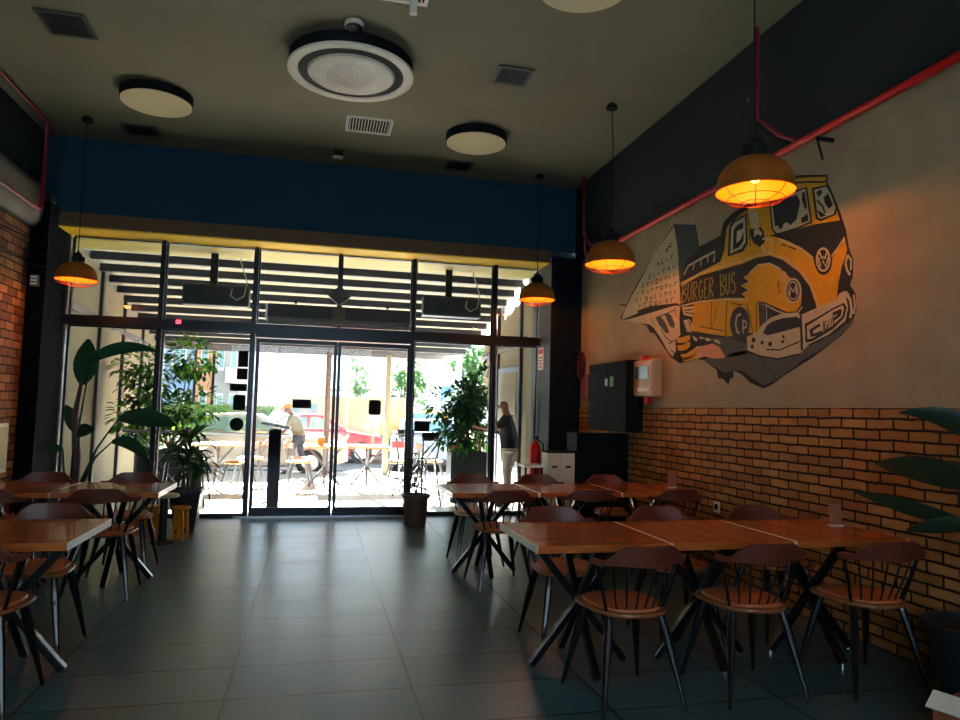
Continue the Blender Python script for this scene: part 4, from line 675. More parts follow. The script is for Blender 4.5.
def planter_box(x0, x1, y0, y1, h, label, m=None):
    t = thing('planter', label, 'planter', ((x0+x1)/2, (y0+y1)/2, 0)); w, d = x1-x0, y1-y0
    b = MB(); b.prism([(-w/2, -d/2), (w/2, -d/2), (w/2, d/2), (-w/2, d/2)], 0, h-.03, 'z'); b.bx(-w/2, w/2, -d/2, -d/2+.04, h-.03, h+.02); b.bx(-w/2, w/2, d/2-.04, d/2, h-.03, h+.02); b.bx(-w/2, -w/2+.04, -d/2+.04, d/2-.04, h-.03, h+.02); b.bx(w/2-.04, w/2, -d/2+.04, d/2-.04, h-.03, h+.02)
    b.build('box', m or pot_bk, t); MB().bx(-w/2+.04, w/2-.04, -d/2+.04, d/2-.04, h-.03, h-.012).build('soil', soil, t); return t
# tall large-leaved plant on the left
t = thing('banana_plant', 'tall large-leaved potted plant beside the left black pillar', 'plant', (-2.48, 8.40, 0))
MB().lathe([(.15, 0), (.21, .36), (.225, .38), (.225, .42), (.20, .42), (.19, .39)], 24).build('pot', pot_bk, t, True)
MB().lathe([(.19, .38), (.01, .39)], 20).build('soil', soil, t)
b = MB(); b.tube([(0, 0, .38), (.01, 0, .9), (-.03, 0, 1.35), (.01, 0, 1.74)], [.055, .045, .032, .012], 10); b.build('trunk', mat('banana_trunk', (90, 60, 56), .7, noise=.3, nscale=18), t, True)
def bleaf(p0, mid, p1, d, L, W, droop, up=(0, -.5, 1), m=leaf_d, n=12):
    b = MB(); b.tube([p0, mid, p1], [.016, .011, .007], 6); s_ = b.build('stalk', leaf_d, t, True)
    b = MB(); leaf(b, p1, d, L, W, droop, up, n, .12); b.build('leaf', m, s_, True)
bleaf((.0, 0, .5), (-.02, -.02, 1.3), (.02, 0, 1.68), (.06, 0, 1), .50, .27, .1, (.5, -1, 0))
bleaf((.02, 0, .5), (.03, -.03, 1.3), (.09, -.02, 1.93), (.8, 0, .62), .74, .20, 1.1, (0, -.8, .5))
bleaf((.0, 0, .45), (.22, -.05, 1.0), (.42, -.08, 1.32), (1, 0, .12), .60, .27, .5, (0, -.85, .6))
bleaf((.02, 0, .45), (.22, -.1, .9), (.38, -.12, 1.07), (1, 0, .1), .50, .20, 1.7, (0, -.8, .6))
bleaf((-.02, 0, .45), (.0, -.1, .9), (.05, -.15, 1.14), (.6, -.4, .5), .26, .18, .8, (0, -.8, .5))
bleaf((-.02, 0, .45), (-.07, -.1, .75), (-.09, -.12, .98), (-1, -.1, .25), .26, .12, .5, (0, -.8, .5))
bleaf((0, 0, .45), (-.02, .1, .9), (-.06, .15, 1.15), (-.3, .2, 1), .35, .16, .8, (0, -.8, .5))
# dracaena in black pot
t = thing('dracaena', 'strappy dark green plant in a square black pot left of the door', 'plant', (-1.42, 8.95, 0))
b = MB(); rows = [[Vector((sx*w, sy*w, z)) for sx, sy in ((-1, -1), (1, -1), (1, 1), (-1, 1))] for w, z in ((.11, 0), (.17, .46), (.185, .46), (.185, .50), (.155, .50), (.15, .45))]
V = b.grid(rows, True); b._f(V[0][::-1]); b.build('pot', pot_bk, t); MB().bx(-.15, .15, -.15, .15, .44, .455).build('soil', soil, t)
rnd = random.Random(3)
b = MB()
for px, py, h in ((0, 0, 1.15), (-.07, .04, .85), (.08, .02, .70)):
    b.tube([(px*.5, py, .45), (px, py, h)], .016, 8)
b.build('stem', bark, t, True)
b = MB()
for px, py, h in ((0, 0, 1.12), (-.07, .04, .86), (.08, .02, .72), (0, 0, .95)):
    for k in range(26):
        a = k*2.4+rnd.random(); e = rnd.uniform(.2, 1.5); b.mi = rnd.randrange(2)
        leaf(b, (px, py, h-rnd.uniform(0, .12)), (math.cos(a), math.sin(a), e), rnd.uniform(.30, .46), .06, rnd.uniform(1.0, 2.4), (0, 0, 1), 7)
b.build('leaves', [leaf_d, leaf_m], t, True)
# pot by the door
t = thing('potted_plant', 'brown pot with a small sparse plant in front of the glass right of the door', 'plant', (1.34, 9.18, 0))
MB().lathe([(.135, 0), (.14, .02), (.165, .355), (.19, .36), (.19, .40), (.165, .40), (.16, .36)], 28).build('pot', pot_br, t, True); MB().lathe([(.16, .355), (.01, .365)], 20).build('soil', soil, t)
b = MB(); bl = MB(); rnd = random.Random(8)
for k in range(7):
    a = k*.95; tip = Vector((.17*math.cos(a)*rnd.uniform(.3, 1.1), .15*math.sin(a), rnd.uniform(.62, 1.05))); b.tube([(0, 0, .36), (tip.x*.4, tip.y*.4, .6), tip], [.007, .005, .003], 5)
    for j in range(9):
        q = rnd.uniform(.35, 1); p = Vector((tip.x*q, tip.y*q, .36+(tip.z-.36)*q)); bl.mi = rnd.randrange(2); leaf(bl, p, (rnd.uniform(-1, 1), rnd.uniform(-1, 1), .3), rnd.uniform(.06, .11), .045, .6, (0, 0, 1), 3)
b.build('stem', bark, t, True); bl.build('leaves', [leaf_d, leaf_m], t)
# dark plant at the right edge
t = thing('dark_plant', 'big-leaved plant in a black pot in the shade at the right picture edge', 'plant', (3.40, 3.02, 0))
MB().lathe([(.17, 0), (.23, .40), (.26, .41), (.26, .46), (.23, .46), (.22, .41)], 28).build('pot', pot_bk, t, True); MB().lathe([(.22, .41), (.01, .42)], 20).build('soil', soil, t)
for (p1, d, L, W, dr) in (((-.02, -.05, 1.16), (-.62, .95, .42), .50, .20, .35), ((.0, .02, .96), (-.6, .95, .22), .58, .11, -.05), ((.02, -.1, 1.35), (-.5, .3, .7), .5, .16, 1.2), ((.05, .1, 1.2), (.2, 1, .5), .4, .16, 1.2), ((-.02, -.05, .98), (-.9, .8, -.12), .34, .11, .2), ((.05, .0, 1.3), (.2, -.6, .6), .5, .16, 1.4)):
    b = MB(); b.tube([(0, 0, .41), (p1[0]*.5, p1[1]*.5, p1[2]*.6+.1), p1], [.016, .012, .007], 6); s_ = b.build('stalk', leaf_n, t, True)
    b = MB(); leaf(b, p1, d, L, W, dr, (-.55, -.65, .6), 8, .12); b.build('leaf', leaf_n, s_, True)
# orange stools around a pedestal table
t = thing('pedestal_table', 'small dark pedestal table with pale round top behind the rear left row', 'table', (-1.53, 8.22, 0)); t.scale = (1, 1, .74)
MB().lathe([(.13, .66), (.15, .67), (.15, .70), (.14, .71)], 24).build('tabletop', white_m, t, True)
MB().lathe([(.12, 0), (.12, .02), (.05, .05), (.042, .10), (.042, .66)], 20).build('pedestal', pot_bk, t, True)
def stool(x, y, rz, label):
    t = thing('wooden_stool', label, 'stool', (x, y, 0), rz, 'low orange wooden stools'); t.scale = (.68, .68, .95)
    b = MB(); b.lathe([(.135, .345), (.15, .352), (.15, .37), (.14, .38), (.02, .378)], 24); b.build('seat', orange_w, t, True)
    for s_ in (-1, 1):
        b = MB(); b.prism([(-.11, 0), (-.06, 0), (-.05, .12), (.05, .12), (.06, 0), (.11, 0), (.085, .20), (.07, .345), (-.07, .345), (-.085, .20)], s_*.085-.012, s_*.085+.012, 'y'); b.build('leg_panel', orange_w, t)
    return t
stool(-1.77, 8.10, .3, 'orange wooden stool left of the small pedestal table'); stool(-1.39, 8.45, -.3, 'orange wooden stool right of the small pedestal table by the black pot'); stool(-1.72, 8.52, .9, 'orange wooden stool farthest behind the pedestal table')
t = thing('cardboard_box', 'open box with a white flap at the bottom right corner', 'box', (3.02, 2.72, 0), R(20))
MB().bx(-.14, .14, -.11, .11, 0, .20).build('body', mat('cardboard', (170, 96, 56), .8), t)
MB().box((-.17, 0, .23), (.10, .22, .006), 0, 0, R(-35)).build('flap', white_m, t)

# ------------------------------------------------------------------ terrace
struct(MB().bx(-8, 9, 10.06, 16.6, -.12, -.001).build('terrace_floor', terrace_m))
struct(MB().bx(-60, 60, 16.9, 120, -.3, -.13).build('ground', asphalt))
struct(MB().bx(-60, 60, 16.6, 16.9, -.3, .0).build('kerb', kerb_m))
struct(MB().bx(-3.55, -3.32, 10.06, 16.2, 0, 3.9).build('wall_terrace_left', ext_beige)); struct(MB().bx(3.42, 3.65, 10.8, 14.2, 0, 3.9).build('wall_terrace_right', ext_beige))
struct(MB().bx(3.30, 3.42, 10.35, 10.75, 0, 3.7).build('wall_terrace_return', ext_beige))
struct(MB().bar((-3.30, 10.1, 2.84), (-3.30, 16.1, 2.60), .05, .10).build('trim_21', alul)); struct(MB().bar((3.40, 10.4, 2.74), (3.40, 14.2, 2.60), .05, .10).build('trim_22', alul))
n = 23
for y in (11.9, 13.3, 14.7): struct(MB().bx(-3.32, -3.27, y, y+.07, 0, 3.7).build('trim_%d' % n, rafter)); n += 1
for y in (11.4, 12.9): struct(MB().bx(3.37, 3.42, y, y+.07, 0, 3.7).build('trim_%d' % n, rafter)); n += 1
struct(MB().bx(3.38, 3.42, 11.5, 12.85, 0, 2.3).build('door_3', alu)); struct(MB().bx(3.375, 3.38, 11.62, 12.73, .1, 2.2).build('window_20', ext_beige))
t = thing('pergola', 'terrace pergola roof of cream folded awning and dark beams', 'pergola', (0, 10.8, 0))
def zc(y): return 3.70-.178*(y-10.8)
b = MB(); rows = []
for k in range(11):
    for j in range(6):
        y = 10.8+k*.5+j/5*.5; sag = -.05*math.sin(PI*j/5)
        if j == 5 and k < 10: continue
        rows.append([Vector((x, y-10.8, zc(y)+.12+sag)) for x in (-3.3, 0, 3.36)])
b.grid(rows); b.build('awning', fabric, t)
for k in range(12):
    y = 10.8+k*.5; MB().bx(-3.3, 3.36, y-10.8-.05, y-10.8+.05, zc(y), zc(y)+.115).build('beam', rafter, t)
MB().bx(-3.3, 3.36, 5.32, 5.46, zc(16.2)-.06, zc(16.2)+.2).build('front_beam', alul, t)
for x, m_ in ((1.63, ext_beige), (.29, pot_br), (-3.23, alul), (3.29, alul)):
    MB().bx(x-.06, x+.06, 5.3, 5.42, 0, zc(16.1)-.02).build('post', m_, t); 
MB().bx(1.63-.1, 1.63+.1, 5.26, 5.46, 0, .02).build('post_foot', ext_beige, t)
# outdoor set: same kind of chair and table in lighter wood
wl = mat('teak', (206, 140, 84), .4, noise=.15, nscale=5); crl = mat('teak_dark', (150, 96, 66), .5)
chair1 = chair_proto('terrace_chair', 'x', 'chair', 'g', crl, wl, wl, mat('terrace_metal', (84, 82, 88), .4, .3))
table1 = table_proto('terrace_table', mat('teak_top', (206, 150, 90), .35, noise=.15), edge_m, MATS['terrace_metal'])
g = 'light wooden terrace tables'
for x, y, l in ((-1.72, 13.9, 'light wooden terrace table left, behind the stickered window'), (.24, 13.7, 'light wooden terrace table seen through the left part of the right door leaf'), (1.04, 13.8, 'light wooden terrace table before the red car, beside the first')):
    put(table1, 't1', x, y, 0, l, g)
g = 'light wooden terrace chairs'
for x, y, a, l in ((-1.25, 13.2, 70, 'light terrace chair right of the left terrace table'), (-1.15, 14.3, 95, 'light terrace chair behind the first at the left terrace table'), (-2.5, 13.7, -90, 'light terrace chair left of the left terrace table'), (-.22, 13.5, -80, 'light terrace chair left of the door post, facing the middle table'), (1.62, 13.6, 90, 'light terrace chair right of the middle terrace tables'), (-.2, 14.4, -90, 'light terrace chair behind, left of the middle terrace table'), (2.3, 13.9, -80, 'light terrace chair before the red striped car')):
    put(chair1, 'c1', x, y, R(a), l, g)
o = tag(MB().box((.15, 13.65, .86), (.12, .10, .16)).build('napkin_box', mat('napkin_orange', (240, 120, 50), .5)), 'orange napkin box on the middle terrace table', 'napkin box')
o.location.z = 0
o = tag(MB().lathe([(.04, .781), (.045, .83), (.02, .83)], 14, (.42, 13.5, 0)).build('ashtray', pot_br), 'small brown bowl on the middle terrace table', 'bowl')
o = tag(MB().lathe([(.05, .781), (.055, .82), (.02, .82)], 14, (-1.6, 13.7, 0)).build('ashtray', pot_br), 'small dark bowl on the left terrace table', 'bowl')
def bar_table(x, y, w, label, z=1.08):
    t = thing('bar_table', label, 'bar table', (x, y, 0), 0, 'high terrace bar tables')
    MB().bx(-w/2, w/2, -.3, .3, z-.03, z).build('tabletop', alul, t, bevel=.004)
    for s_ in (-1, 1):
        for q in (-1, 1):
            MB().bar((q*w*.42, s_*.24, 0), (-q*w*.42, s_*.24, z-.03), .04, .03).build('leg', alul if q > 0 else alu, t)
bar_table(-2.30, 11.75, .95, 'high terrace bar table with pale crossed legs behind the left plants'); bar_table(1.95, 13.0, 1.0, 'high terrace bar table with pale top right of the door')
def bar_chair(x, y, rz, label, dup_of=None):
    t = thing('bar_chair', label, 'bar chair', (x, y, 0), rz, 'high black terrace bar chairs')
    MB().lathe([(.17, .72), (.19, .735), (.19, .75), (.05, .755)], 20).build('seat', chair_black, t, True)
    for sx in (-1, 1):
        for sy in (-1, 1): MB().tube([(sx*.13, sy*.12, .73), (sx*.19, sy*.20, 0)], .013, 8).build('leg', chair_black, t, True)
        MB().tube([(sx*.14, -.14, .74), (sx*.17, -.19, 1.08)], .012, 8).build('back_post', chair_black, t, True)
    b = MB(); b.tube([(-.17, -.17, .3), (.17, -.17, .3), (.17, .17, .3), (-.17, .17, .3), (-.17, -.17, .3)], .009, 6); b.build('footrest', chair_black, t, True)
    b = MB(); b.grid([[Vector((.19*math.sin(u), -.20+.06*(1-math.cos(u*1.4)), z)) for u in [j*.18-1.08 for j in range(13)]] for z in (1.02, 1.15)]); o = b.build('backrest', chair_black, t, True); s_ = o.modifiers.new('s', 'SOLIDIFY'); s_.thickness = .015
bar_chair(-1.62, 10.75, -1.2, 'high black bar chair just outside the left glass beside the strappy plant'); bar_chair(-1.95, 11.2, 1.9, 'high black bar chair behind another outside the left glass')
bar_chair(1.72, 11.0, .5, 'high black bar chair outside, right of the brown pot'); bar_chair(1.65, 12.3, -.6, 'high black bar chair further back at the right bar table')
t = thing('menu_stand', 'dark menu stand with tilted top just outside the left door leaf', 'menu stand', (-.53, 10.62, 0))
MB().bx(-.085, .085, -.05, .05, .02, 1.17).build('post', blackp, t); MB().box((0, 0, 1.22), (.40, .22, .018), 0, R(4), R(10)).build('top_plate', blackp, t); MB().bx(-.2, .2, -.15, .15, 0, .02).build('base', blackp, t)
# planters and shrubs on the terrace
planter_box(-2.75, -1.75, 12.35, 12.75, .75, 'dark planter box behind the left bar table')
bushy('ficus_shrub', 'leafy green shrub in the planter outside the left window', 'shrub', -2.3, 12.55, .75, -2.45, 12.5, 1.70, .85, .38, .85, 1500, .13, [leaf_b, leaf_m, leaf_d], 5, lobes=11)
planter_box(2.22, 2.86, 11.35, 11.75, .80, 'black planter box outside right of the door under the bushy plant')
bushy('ficus_shrub', 'bushy dark shrub in the black planter before the standing man', 'shrub', 2.5, 11.5, .8, 2.42, 11.5, 1.45, .54, .38, .68, 1500, .11, [leaf_m, leaf_d, leaf_d], 9, lobes=10)
bushy('ficus_shrub', 'tall dark shrub beside the right terrace wall behind the man', 'shrub', 3.0, 12.3, 0, 2.9, 12.4, 1.5, .34, .4, .95, 900, .12, [leaf_m, leaf_d], 12, lobes=8)
o = tag(MB().lathe([(.02, 0), (.05, .02), (.07, .06), (.05, .09), (.01, .08)], 10).build('flower', red_m), 'red flower at the edge of the right black planter', 'flower'); o.location = (2.28, 11.36, .84)

# ------------------------------------------------------------------ people
def skinned(name, V, E, m, parent, root=0, lv=2):
    me = bpy.data.meshes.new(name); me.from_pydata([v[0] for v in V], E, []); o = bpy.data.objects.new(name, me); C.objects.link(o)
    o.modifiers.new('skin', 'SKIN'); sv = me.skin_vertices[0].data if me.skin_vertices else None
    if sv is None:
        bpy.context.view_layer.objects.active = o; bpy.ops.mesh.customdata_skin_add(); sv = me.skin_vertices[0].data
    for i, v in enumerate(V): r = v[1]; sv[i].radius = r if isinstance(r, tuple) else (r, r); sv[i].use_root = (i == root)
    s_ = o.modifiers.new('sub', 'SUBSURF'); s_.levels = s_.render_levels = lv
    me.materials.append(m)
    dg = bpy.context.evaluated_depsgraph_get(); dg.update(); nm = bpy.data.meshes.new_from_object(o.evaluated_get(dg)); o.modifiers.clear(); o.data = nm
    nm.name = name
    for p in nm.polygons: p.use_smooth = True
    o.parent = parent; return o
def chain(V, E, pts, start=None):
    prev = start
    for p, r in pts:
        V.append((p, r)); i = len(V)-1
        if prev is not None: E.append((prev, i))
        prev = i
    return prev
def person(label, loc, rz, J, hair, top_m, leg_m, hold, headcover=None, sleeve=.55, group=None, bulk=1):
    t = thing('person', label, 'person', loc, rz); B = bulk
    V, E = [], []
    pel = chain(V, E, [(J['pelvis'], .105)]); ch = chain(V, E, [(J['waist'], .098), (J['chest'], .108)], pel)
    nk = chain(V, E, [(J['neck'], .058)], ch); hd = chain(V, E, [(J['chin'], .066), (J['head'], (.088, .10)), (J['crown'], .072)], nk)
    nose = J['head']+J['face']*.10+Vector((0, 0, -.035)); chain(V, E, [(J['head']+J['face']*.05+Vector((0, 0, -.02)), .04), (nose, .014)], hd-1)
    hands = []
    for s_ in ('l', 'r'):
        sh, el, wr, hn = J['sh_'+s_], J['el_'+s_], J['wr_'+s_], J['hand_'+s_]
        a = chain(V, E, [(sh, .050), ((sh+el)/2, .046), (el, .038), ((el+wr)/2, .036), (wr, .025), ((wr+hn)/2, (.030, .018)), (hn, (.036, .014))], ch)
        d = (hn-wr).normalized(); side = d.cross(J['face']); side = side.normalized() if side.length > .1 else Vector((0, 0, 1))
        for k, (off, L) in enumerate(((-.026, .060), (-.009, .072), (.009, .068), (.026, .052))):
            b0 = hn+side*off; k1 = b0+d*L*.55; k2 = k1+(d+Vector((0, 0, -.5))).normalized()*L*.55; chain(V, E, [(b0+d*.012, .0085), (k1, .008), (k2, .007)], a)
        th = (wr+hn)/2-side*.03; chain(V, E, [(th, .010), (th-side*.02+d*.035, .009), (th-side*.02+d*.06, .0075)], a-1)
        hp, kn, an, to = J['hip_'+s_], J['kn_'+s_], J['an_'+s_], J['toe_'+s_]
        chain(V, E, [(hp, .080), ((hp+kn)/2, .068), (kn, .054), ((kn+an)/2, .05), (an, .036), (to, (.038, .025))], pel)
    skinned('body', V, E, skin_m, t)
    # clothes
    V, E = [], []; pel = chain(V, E, [(J['pelvis']+Vector((-.01, 0, -.07)), .145*B), (J['pelvis'], .15*B)]); ch = chain(V, E, [(J['waist'], .142*B), (J['chest'], .155*B)], pel); chain(V, E, [((J['chest']*.35+J['neck']*.65), .085)], ch)
    for s_ in ('l', 'r'):
        sh, el = J['sh_'+s_], J['el_'+s_]; chain(V, E, [(sh, .078*B), (sh+(el-sh)*sleeve, .066), (sh+(el-sh)*(sleeve+.25), .058)], ch)
    skinned('shirt', V, E, top_m, t)
    V, E = [], []; pel = chain(V, E, [(J['pelvis']+Vector((0, 0, -.05)), .112*B)])
    for s_ in ('l', 'r'):
        hp, kn, an = J['hip_'+s_], J['kn_'+s_], J['an_'+s_]; chain(V, E, [(hp+Vector((0, 0, -.06)), .098*B), ((hp+kn)/2, .088*B), (kn, .07), ((kn+an)/2, .066), (an+Vector((0, 0, .06)), .06)], pel)
        MBs = MB(); d = (J['toe_'+s_]-an); MBs.sphere(an+d*.55+Vector((0, 0, -.03)), 1, 12, (.05, .05, .05)); 
        for v in MBs.bm.verts:
            q = v.co-(an+d*.55); dn = d.normalized(); k = q.dot(dn); v.co += dn*k*1.7
            v.co.z = max(v.co.z, .002)
        MBs.build('shoe', shoe_m, t, 'all')
    skinned('trousers', V, E, leg_m, t)
    F = J['face']; S_ = F.cross(Vector((0, 0, 1))).normalized()
    for s_ in (-1, 1):
        MB().sphere(J['head']+F*.096+S_*.034*s_, .010, 8).build('eye', eye_m, t, 'all')
        MB().sphere(J['head']+S_*.092*s_+Vector((0, 0, -.015)), .026, 10, (.5, .6, 1)).build('ear', skin_m, t, 'all')
    MB().box(J['head']+F*.096+Vector((0, 0, -.06)), (.03, .03, .006)).build('mouth', mat('lip', (120, 66, 56), .5) if 'lip' not in MATS else MATS['lip'], t)
    if headcover:
        b = MB(); c = J['head']+Vector((0, 0, .03)); b.lathe([(.108, 0), (.11, .03), (.09, .08), (.05, .105), (.001, .112)], 18, c); b.bar(c+F*.08+Vector((0, 0, .008)), c+F*.17+Vector((0, 0, -.006)), .13, .012); b.build('cap', headcover, t, True)
    elif hair:
        b = MB(); b.sphere(J['head']-F*.028+Vector((0, 0, .0)), .088, 14, (1, 1, .92)); b.build('hair', hair, t, 'all')
    return t
Vc = Vector
J = dict(pelvis=Vc((0, 0, .93)), waist=Vc((.02, 0, 1.10)), chest=Vc((.04, 0, 1.32)), neck=Vc((.07, 0, 1.47)), chin=Vc((.10, 0, 1.54)), head=Vc((.11, 0, 1.61)), crown=Vc((.10, 0, 1.68)), face=Vc((1, 0, -.15)).normalized(),
 sh_l=Vc((.05, .19, 1.38)), el_l=Vc((.22, .22, 1.20)), wr_l=Vc((.45, .16, 1.24)), hand_l=Vc((.53, .14, 1.25)), sh_r=Vc((.05, -.19, 1.38)), el_r=Vc((.18, -.22, 1.15)), wr_r=Vc((.40, -.16, 1.18)), hand_r=Vc((.48, -.14, 1.19)),
 hip_l=Vc((0, .10, .88)), kn_l=Vc((.02, .11, .49)), an_l=Vc((-.02, .11, .09)), toe_l=Vc((.13, .12, .04)), hip_r=Vc((0, -.10, .88)), kn_r=Vc((.05, -.11, .49)), an_r=Vc((.02, -.11, .09)), toe_r=Vc((.17, -.12, .04)))
person('balding man in a dark short-sleeved shirt reaching towards the plants outside on the right', (3.10, 10.95, 0), R(155), J, None, shirt_n, trouser_l, None, None, .5, None, 1.15)
J2 = dict(pelvis=Vc((0, 0, .88)), waist=Vc((.05, 0, 1.02)), chest=Vc((.12, 0, 1.20)), neck=Vc((.20, 0, 1.33)), chin=Vc((.25, 0, 1.38)), head=Vc((.28, 0, 1.44)), crown=Vc((.28, 0, 1.51)), face=Vc((1, 0, -.35)).normalized(),
 sh_l=Vc((.14, .18, 1.26)), el_l=Vc((.22, .24, 1.0)), wr_l=Vc((.38, .20, .88)), hand_l=Vc((.45, .18, .85)), sh_r=Vc((.14, -.18, 1.26)), el_r=Vc((.08, -.24, 1.0)), wr_r=Vc((.14, -.22, .80)), hand_r=Vc((.16, -.22, .72)),
 hip_l=Vc((0, .09, .83)), kn_l=Vc((.16, .10, .48)), an_l=Vc((.14, .10, .09)), toe_l=Vc((.29, .10, .04)), hip_r=Vc((0, -.09, .83)), kn_r=Vc((-.02, -.10, .47)), an_r=Vc((-.22, -.10, .12)), toe_r=Vc((-.08, -.10, .03)))
person('person in an orange cap, khaki top and grey trousers walking beside the white car', (-.30, 16.35, 0), R(165), J2, hair_m, shirt_w, trouser_g, None, cap_o, .6)

# ------------------------------------------------------------------ vehicles
def car(name, label, x, y, rz, L, Hh, W, col, kind='sedan', z=-.13, group='parked cars'):
    t = thing(name, label, 'car' if kind != 'van' else 'van', (x, y, z), rz, group)
    m = mat('paint_%s_%d' % (name, len(MATS)), col, .25, .1, coat=1)
    h = L/2
    if kind == 'van': body = [(-h, .35), (-h, Hh-.1), (-h+.1, Hh), (h*.45, Hh), (h*.62, Hh-.12), (h*.82, Hh*.58), (h*.98, Hh*.48), (h, .35)]; g0, g1, g2, g3 = h*.15, h*.42, h*.60, h*.78
    else: body = [(-h, .38), (-h, .70), (-h*.93, Hh*.66), (-h*.62, Hh*.69), (h*.38, Hh*.66), (h*.90, Hh*.55), (h, .60), (h, .36)]
    b = MB()
    def sec(pts, w): 
        b.prism(pts, -w/2, w/2, 'y')
    lower = body + [(h*.85, .22), (-h*.9, .22)]
    sec(lower, W); b.build('body', m, t, True, bevel=.05)
    if kind != 'van':
        cab = [(-h*.72, Hh*.67), (-h*.42, Hh*.97), (-h*.1, Hh), (h*.08, Hh*.98), (h*.42, Hh*.66)]
        b = MB(); b.prism(cab, -W*.40, W*.40, 'y'); b.build('cabin', m, t, True, bevel=.04)
        b = MB()
        for s_ in (-1, 1):
            b.prism([(-h*.60, Hh*.70), (-h*.38, Hh*.92), (-h*.14, Hh*.94), (-h*.14, Hh*.70)], s_*W*.405-.006, s_*W*.405+.006, 'y'); b.prism([(-h*.10, Hh*.70), (-h*.10, Hh*.94), (h*.06, Hh*.92), (h*.32, Hh*.70)], s_*W*.405-.006, s_*W*.405+.006, 'y')
        b.bar((h*.13, 0, Hh*.93), (h*.38, 0, Hh*.70), W*.66, .03); b.bar((-h*.47, 0, Hh*.93), (-h*.68, 0, Hh*.72), W*.66, .03)
        b.build('window', carglass, t)
    else:
        b = MB()
        for s_ in (-1, 1): b.prism([(g0+.2, Hh*.62), (g0+.2, Hh*.86), (g2-.1, Hh*.86), (g3-.05, Hh*.62)], s_*W*.5-.008, s_*W*.5+.008, 'y')
        b.bar((h*.64, 0, Hh*.90), (h*.80, 0, Hh*.62), W*.8, .03); b.box((-h, 0, Hh*.75), (.02, W*.7, Hh*.25)); b.build('window', carglass, t)
    for sx in (-.62, .62):
        for sy in (-1, 1):
            b = MB(); b.tube([(h*sx, sy*(W/2-.19), .32), (h*sx, sy*(W/2+.01), .32)], .32, 24); w_ = b.build('wheel', tyre, t, True)
            b = MB(); b.tube([(h*sx, sy*(W/2+.011), .32), (h*sx, sy*(W/2+.02), .32)], .19, 16); b.build('hubcap', steel, w_, True)
    for s_ in (-1, 1):
        MB().box((-h-.01, s_*W*.38, .75), (.03, .3, .16)).build('tail_lamp', red_m, t); MB().box((h*.985, s_*W*.36, .66), (.06, .3, .12)).build('headlamp', white_m, t)
    MB().box((-h-.01, 0, .5), (.02, .5, .12)).build('number_plate', white_m, t)
    MB().box((h+.005, 0, .42), (.02, W*.6, .12)).build('grille', blk, t)
    return t
car('sedan_car', 'large white saloon car parked nearest beyond the terrace on the left', -1.45, 17.95, R(-1), 4.6, 1.45, 1.85, (158, 154, 140))
car('red_car', 'red car showing behind the white saloon car', .15, 22.0, R(-3), 4.2, 1.42, 1.75, (160, 14, 32))
car('beige_van', 'long beige van in the middle of the parking lot', .75, 27.3, R(180), 5.8, 2.05, 2.0, (176, 152, 110), 'van')
car('yellow_car', 'small yellow car behind the cream terrace post', 3.95, 24.0, R(75), 3.6, 1.6, 1.6, (240, 170, 20))
car('white_suv', 'white car standing beyond the yellow one', 4.4, 31.2, R(165), 4.5, 1.8, 1.85, (170, 170, 170))
car('silver_car', 'silver car with red rear lamps right of the terrace post', 3.15, 19.7, R(80), 4.4, 1.38, 1.8, (140, 148, 160))
car('blue_van', 'pale blue van far right between the trees', 7.7, 35.5, R(95), 5.2, 2.2, 1.95, (140, 156, 168), 'van')
car('orange_car', 'pale car with warm roof behind the right bar table', 6.95, 21.3, R(3), 4.4, 1.5, 1.8, (236, 196, 150))
car('blue_car', 'blue and white car at the left behind the leafy shrub', -7.0, 26.0, R(20), 4.3, 1.5, 1.8, (120, 160, 210))
MB_ = MB().box((.95, 16.8, .56), (.3, .02, .1))
MB_.bm.free()

# ------------------------------------------------------------------ buildings, hedge, trees far off
def building(label, x, y, w, d, h, col, floors, cols, seed, rz=0):
    t = thing('apartment_building', label, 'building', (x, y, -.2), rz); m = mat('render_%d' % seed, col, .9, noise=.05)
    MB().bx(-w/2, w/2, -d/2, d/2, 0, h).build('walls', m, t); MB().bx(-w/2, w/2, -d/2-.3, d/2+.3, h, h+.3).build('roof', kerb_m, t)
    fh = h/floors
    for f_ in range(floors):
        for c_ in range(cols):
            cx = -w/2+w*(c_+.5)/cols
            o_ = MB().bx(cx-w/cols*.24, cx+w/cols*.24, -d/2-.05, -d/2+.02, f_*fh+fh*.3, f_*fh+fh*.82).build('window', white_m, t)
            MB().bx(cx-w/cols*.20, cx+w/cols*.20, -d/2-.07, -d/2-.05, f_*fh+fh*.35, f_*fh+fh*.78).build('pane', carglass, o_)
            if c_ % 2 == 1: MB().bx(cx-w/cols*.45, cx+w/cols*.45, -d/2-1.1, -d/2-.05, f_*fh+.1, f_*fh+1.0).build('balcony', kerb_m, t)
building('grey blue apartment building far left behind the shrub', -9.45, 48, 4.9, 8, 12, (124, 142, 164), 4, 3, 1)
building('peach apartment building between the grey and the white one', -6.41, 48, .86, 8, 12, (186, 130, 96), 4, 1, 2)
building('white apartment building with balconies on the left beyond the hedge', -5.12, 48, 1.38, 8, 11.5, (158, 150, 140), 4, 2, 3)
building('low pale blue industrial building far off in the middle', 4, 110, 18, 8, 3.4, (150, 170, 180), 1, 5, 4)
building('low white wall building beyond the hedge', -6, 70, 16, 6, 3.2, (236, 232, 224), 1, 6, 5)
building('blue roofed shed far right', 24, 100, 14, 8, 5, (120, 160, 190), 1, 4, 6)
rnd = random.Random(21); b = MB()
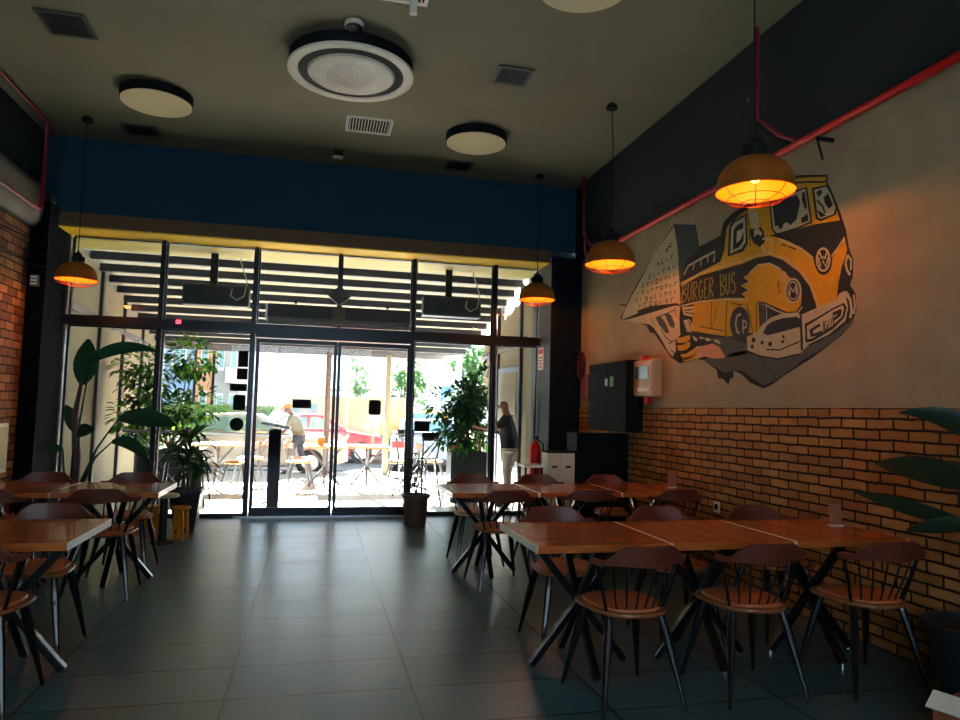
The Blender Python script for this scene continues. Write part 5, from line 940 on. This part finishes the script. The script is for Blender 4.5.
for k in range(5200):
    b.mi = rnd.randrange(2); p = (rnd.uniform(-5.4, 5.4), rnd.uniform(-.5, .5), rnd.uniform(.05, 1.5)**1.0); p = (p[0], p[1], 1.88-(1.88-p[2])*rnd.uniform(.7, 1)); leaf(b, p, (rnd.uniform(-1, 1), -1, rnd.uniform(-.2, 1)), .2, .13, .4, (0, 0, 1), 2)
hm = [translucent_mat('hedge_a', (150, 160, 80), .2), translucent_mat('hedge_b', (104, 130, 66), .2)]
t = thing('hedge', 'long clipped green hedge across the far side of the parking lot', 'hedge', (-4.6, 34, -.13)); MB().bx(-5.3, 5.3, -.35, .35, 0, 1.6).build('core', hm[1], t); b.build('foliage', hm, t)
def tree(x, y, h, r, n, label, seed, ms): return bushy('tree', label, 'tree', x, y, 0, x, y, h*.62, r, r, h*.36, n, .42, ms, seed, 'trees beyond the parking lot', lobes=12)
tm = [translucent_mat('tree_a', (120, 150, 96), .3), translucent_mat('tree_b', (88, 124, 80), .3)]
tree(2.5, 43, 5.4, .85, 260, 'thin pale tree above the beige van', 1, tm)
tree(5.5, 43, 5.8, 1.1, 500, 'tree right of the cream terrace post', 2, tm)
tree(8.9, 41, 6.2, 1.3, 900, 'broad tree seen right of the door', 3, tm)
tree(12.4, 40, 7.2, 1.8, 1600, 'largest green tree near the right end of the parking lot', 4, tm)
tree(15.4, 33, 6.4, 2.0, 1400, 'green tree behind the right bushy planter', 5, tm)
tree(-13.0, 30, 5.2, 2.2, 1200, 'green tree at the far left behind the shrub', 6, tm)

# ------------------------------------------------------------------ light
w = bpy.data.worlds.new('World'); bpy.context.scene.world = w; w.use_nodes = True; nt = w.node_tree
bg = nt.nodes['Background']; tc = nt.nodes.new('ShaderNodeTexCoord'); sp = nt.nodes.new('ShaderNodeSeparateXYZ'); r = nt.nodes.new('ShaderNodeValToRGB')
nt.links.new(tc.outputs['Generated'], sp.inputs[0]); nt.links.new(sp.outputs['Z'], r.inputs[0]); nt.links.new(r.outputs[0], bg.inputs[0])
e = r.color_ramp.elements; e[0].position = 0; e[0].color = (.80, .93, 1, 1); e[1].position = .6; e[1].color = (.42, .62, .9, 1)
bg.inputs[1].default_value = SKY
s = bpy.data.lights.new('sun', 'SUN'); s.energy = SUN; s.angle = R(.6); s.color = (1, .97, .92)
so = bpy.data.objects.new('sun', s); C.objects.link(so); so.rotation_euler = Vector((.16, -1, -.46)).to_track_quat('-Z', 'Y').to_euler()
# camera
cam = bpy.data.cameras.new('camera'); cam.sensor_width = 36; cam.lens = 36*700/960; cam.clip_end = 400; cam.clip_start = .05
co = bpy.data.objects.new('camera', cam); C.objects.link(co); bpy.context.scene.camera = co
Rm = Matrix(((0.9728116, -0.0409765, -0.2279440), (-0.2302526, -0.0651920, -0.9709448), (0.0249258, 0.9970311, -0.0728545)))
# columns of Rm are the camera axes in the world
co.matrix_world = Matrix.Translation((0, 0, 1.5)) @ Rm.to_4x4()
sc = bpy.context.scene
sc.view_settings.view_transform = 'Standard'; sc.view_settings.look = 'None'; sc.view_settings.gamma = 1; sc.view_settings.use_curve_mapping = False
sc.view_settings.exposure = EXPO
cy = sc.cycles; cy.use_denoising = True; cy.max_bounces = 10; cy.diffuse_bounces = 6; cy.glossy_bounces = 4; cy.transmission_bounces = 6; cy.transparent_max_bounces = 16; cy.sample_clamp_indirect = 8; cy.caustics_reflective = False; cy.caustics_refractive = False
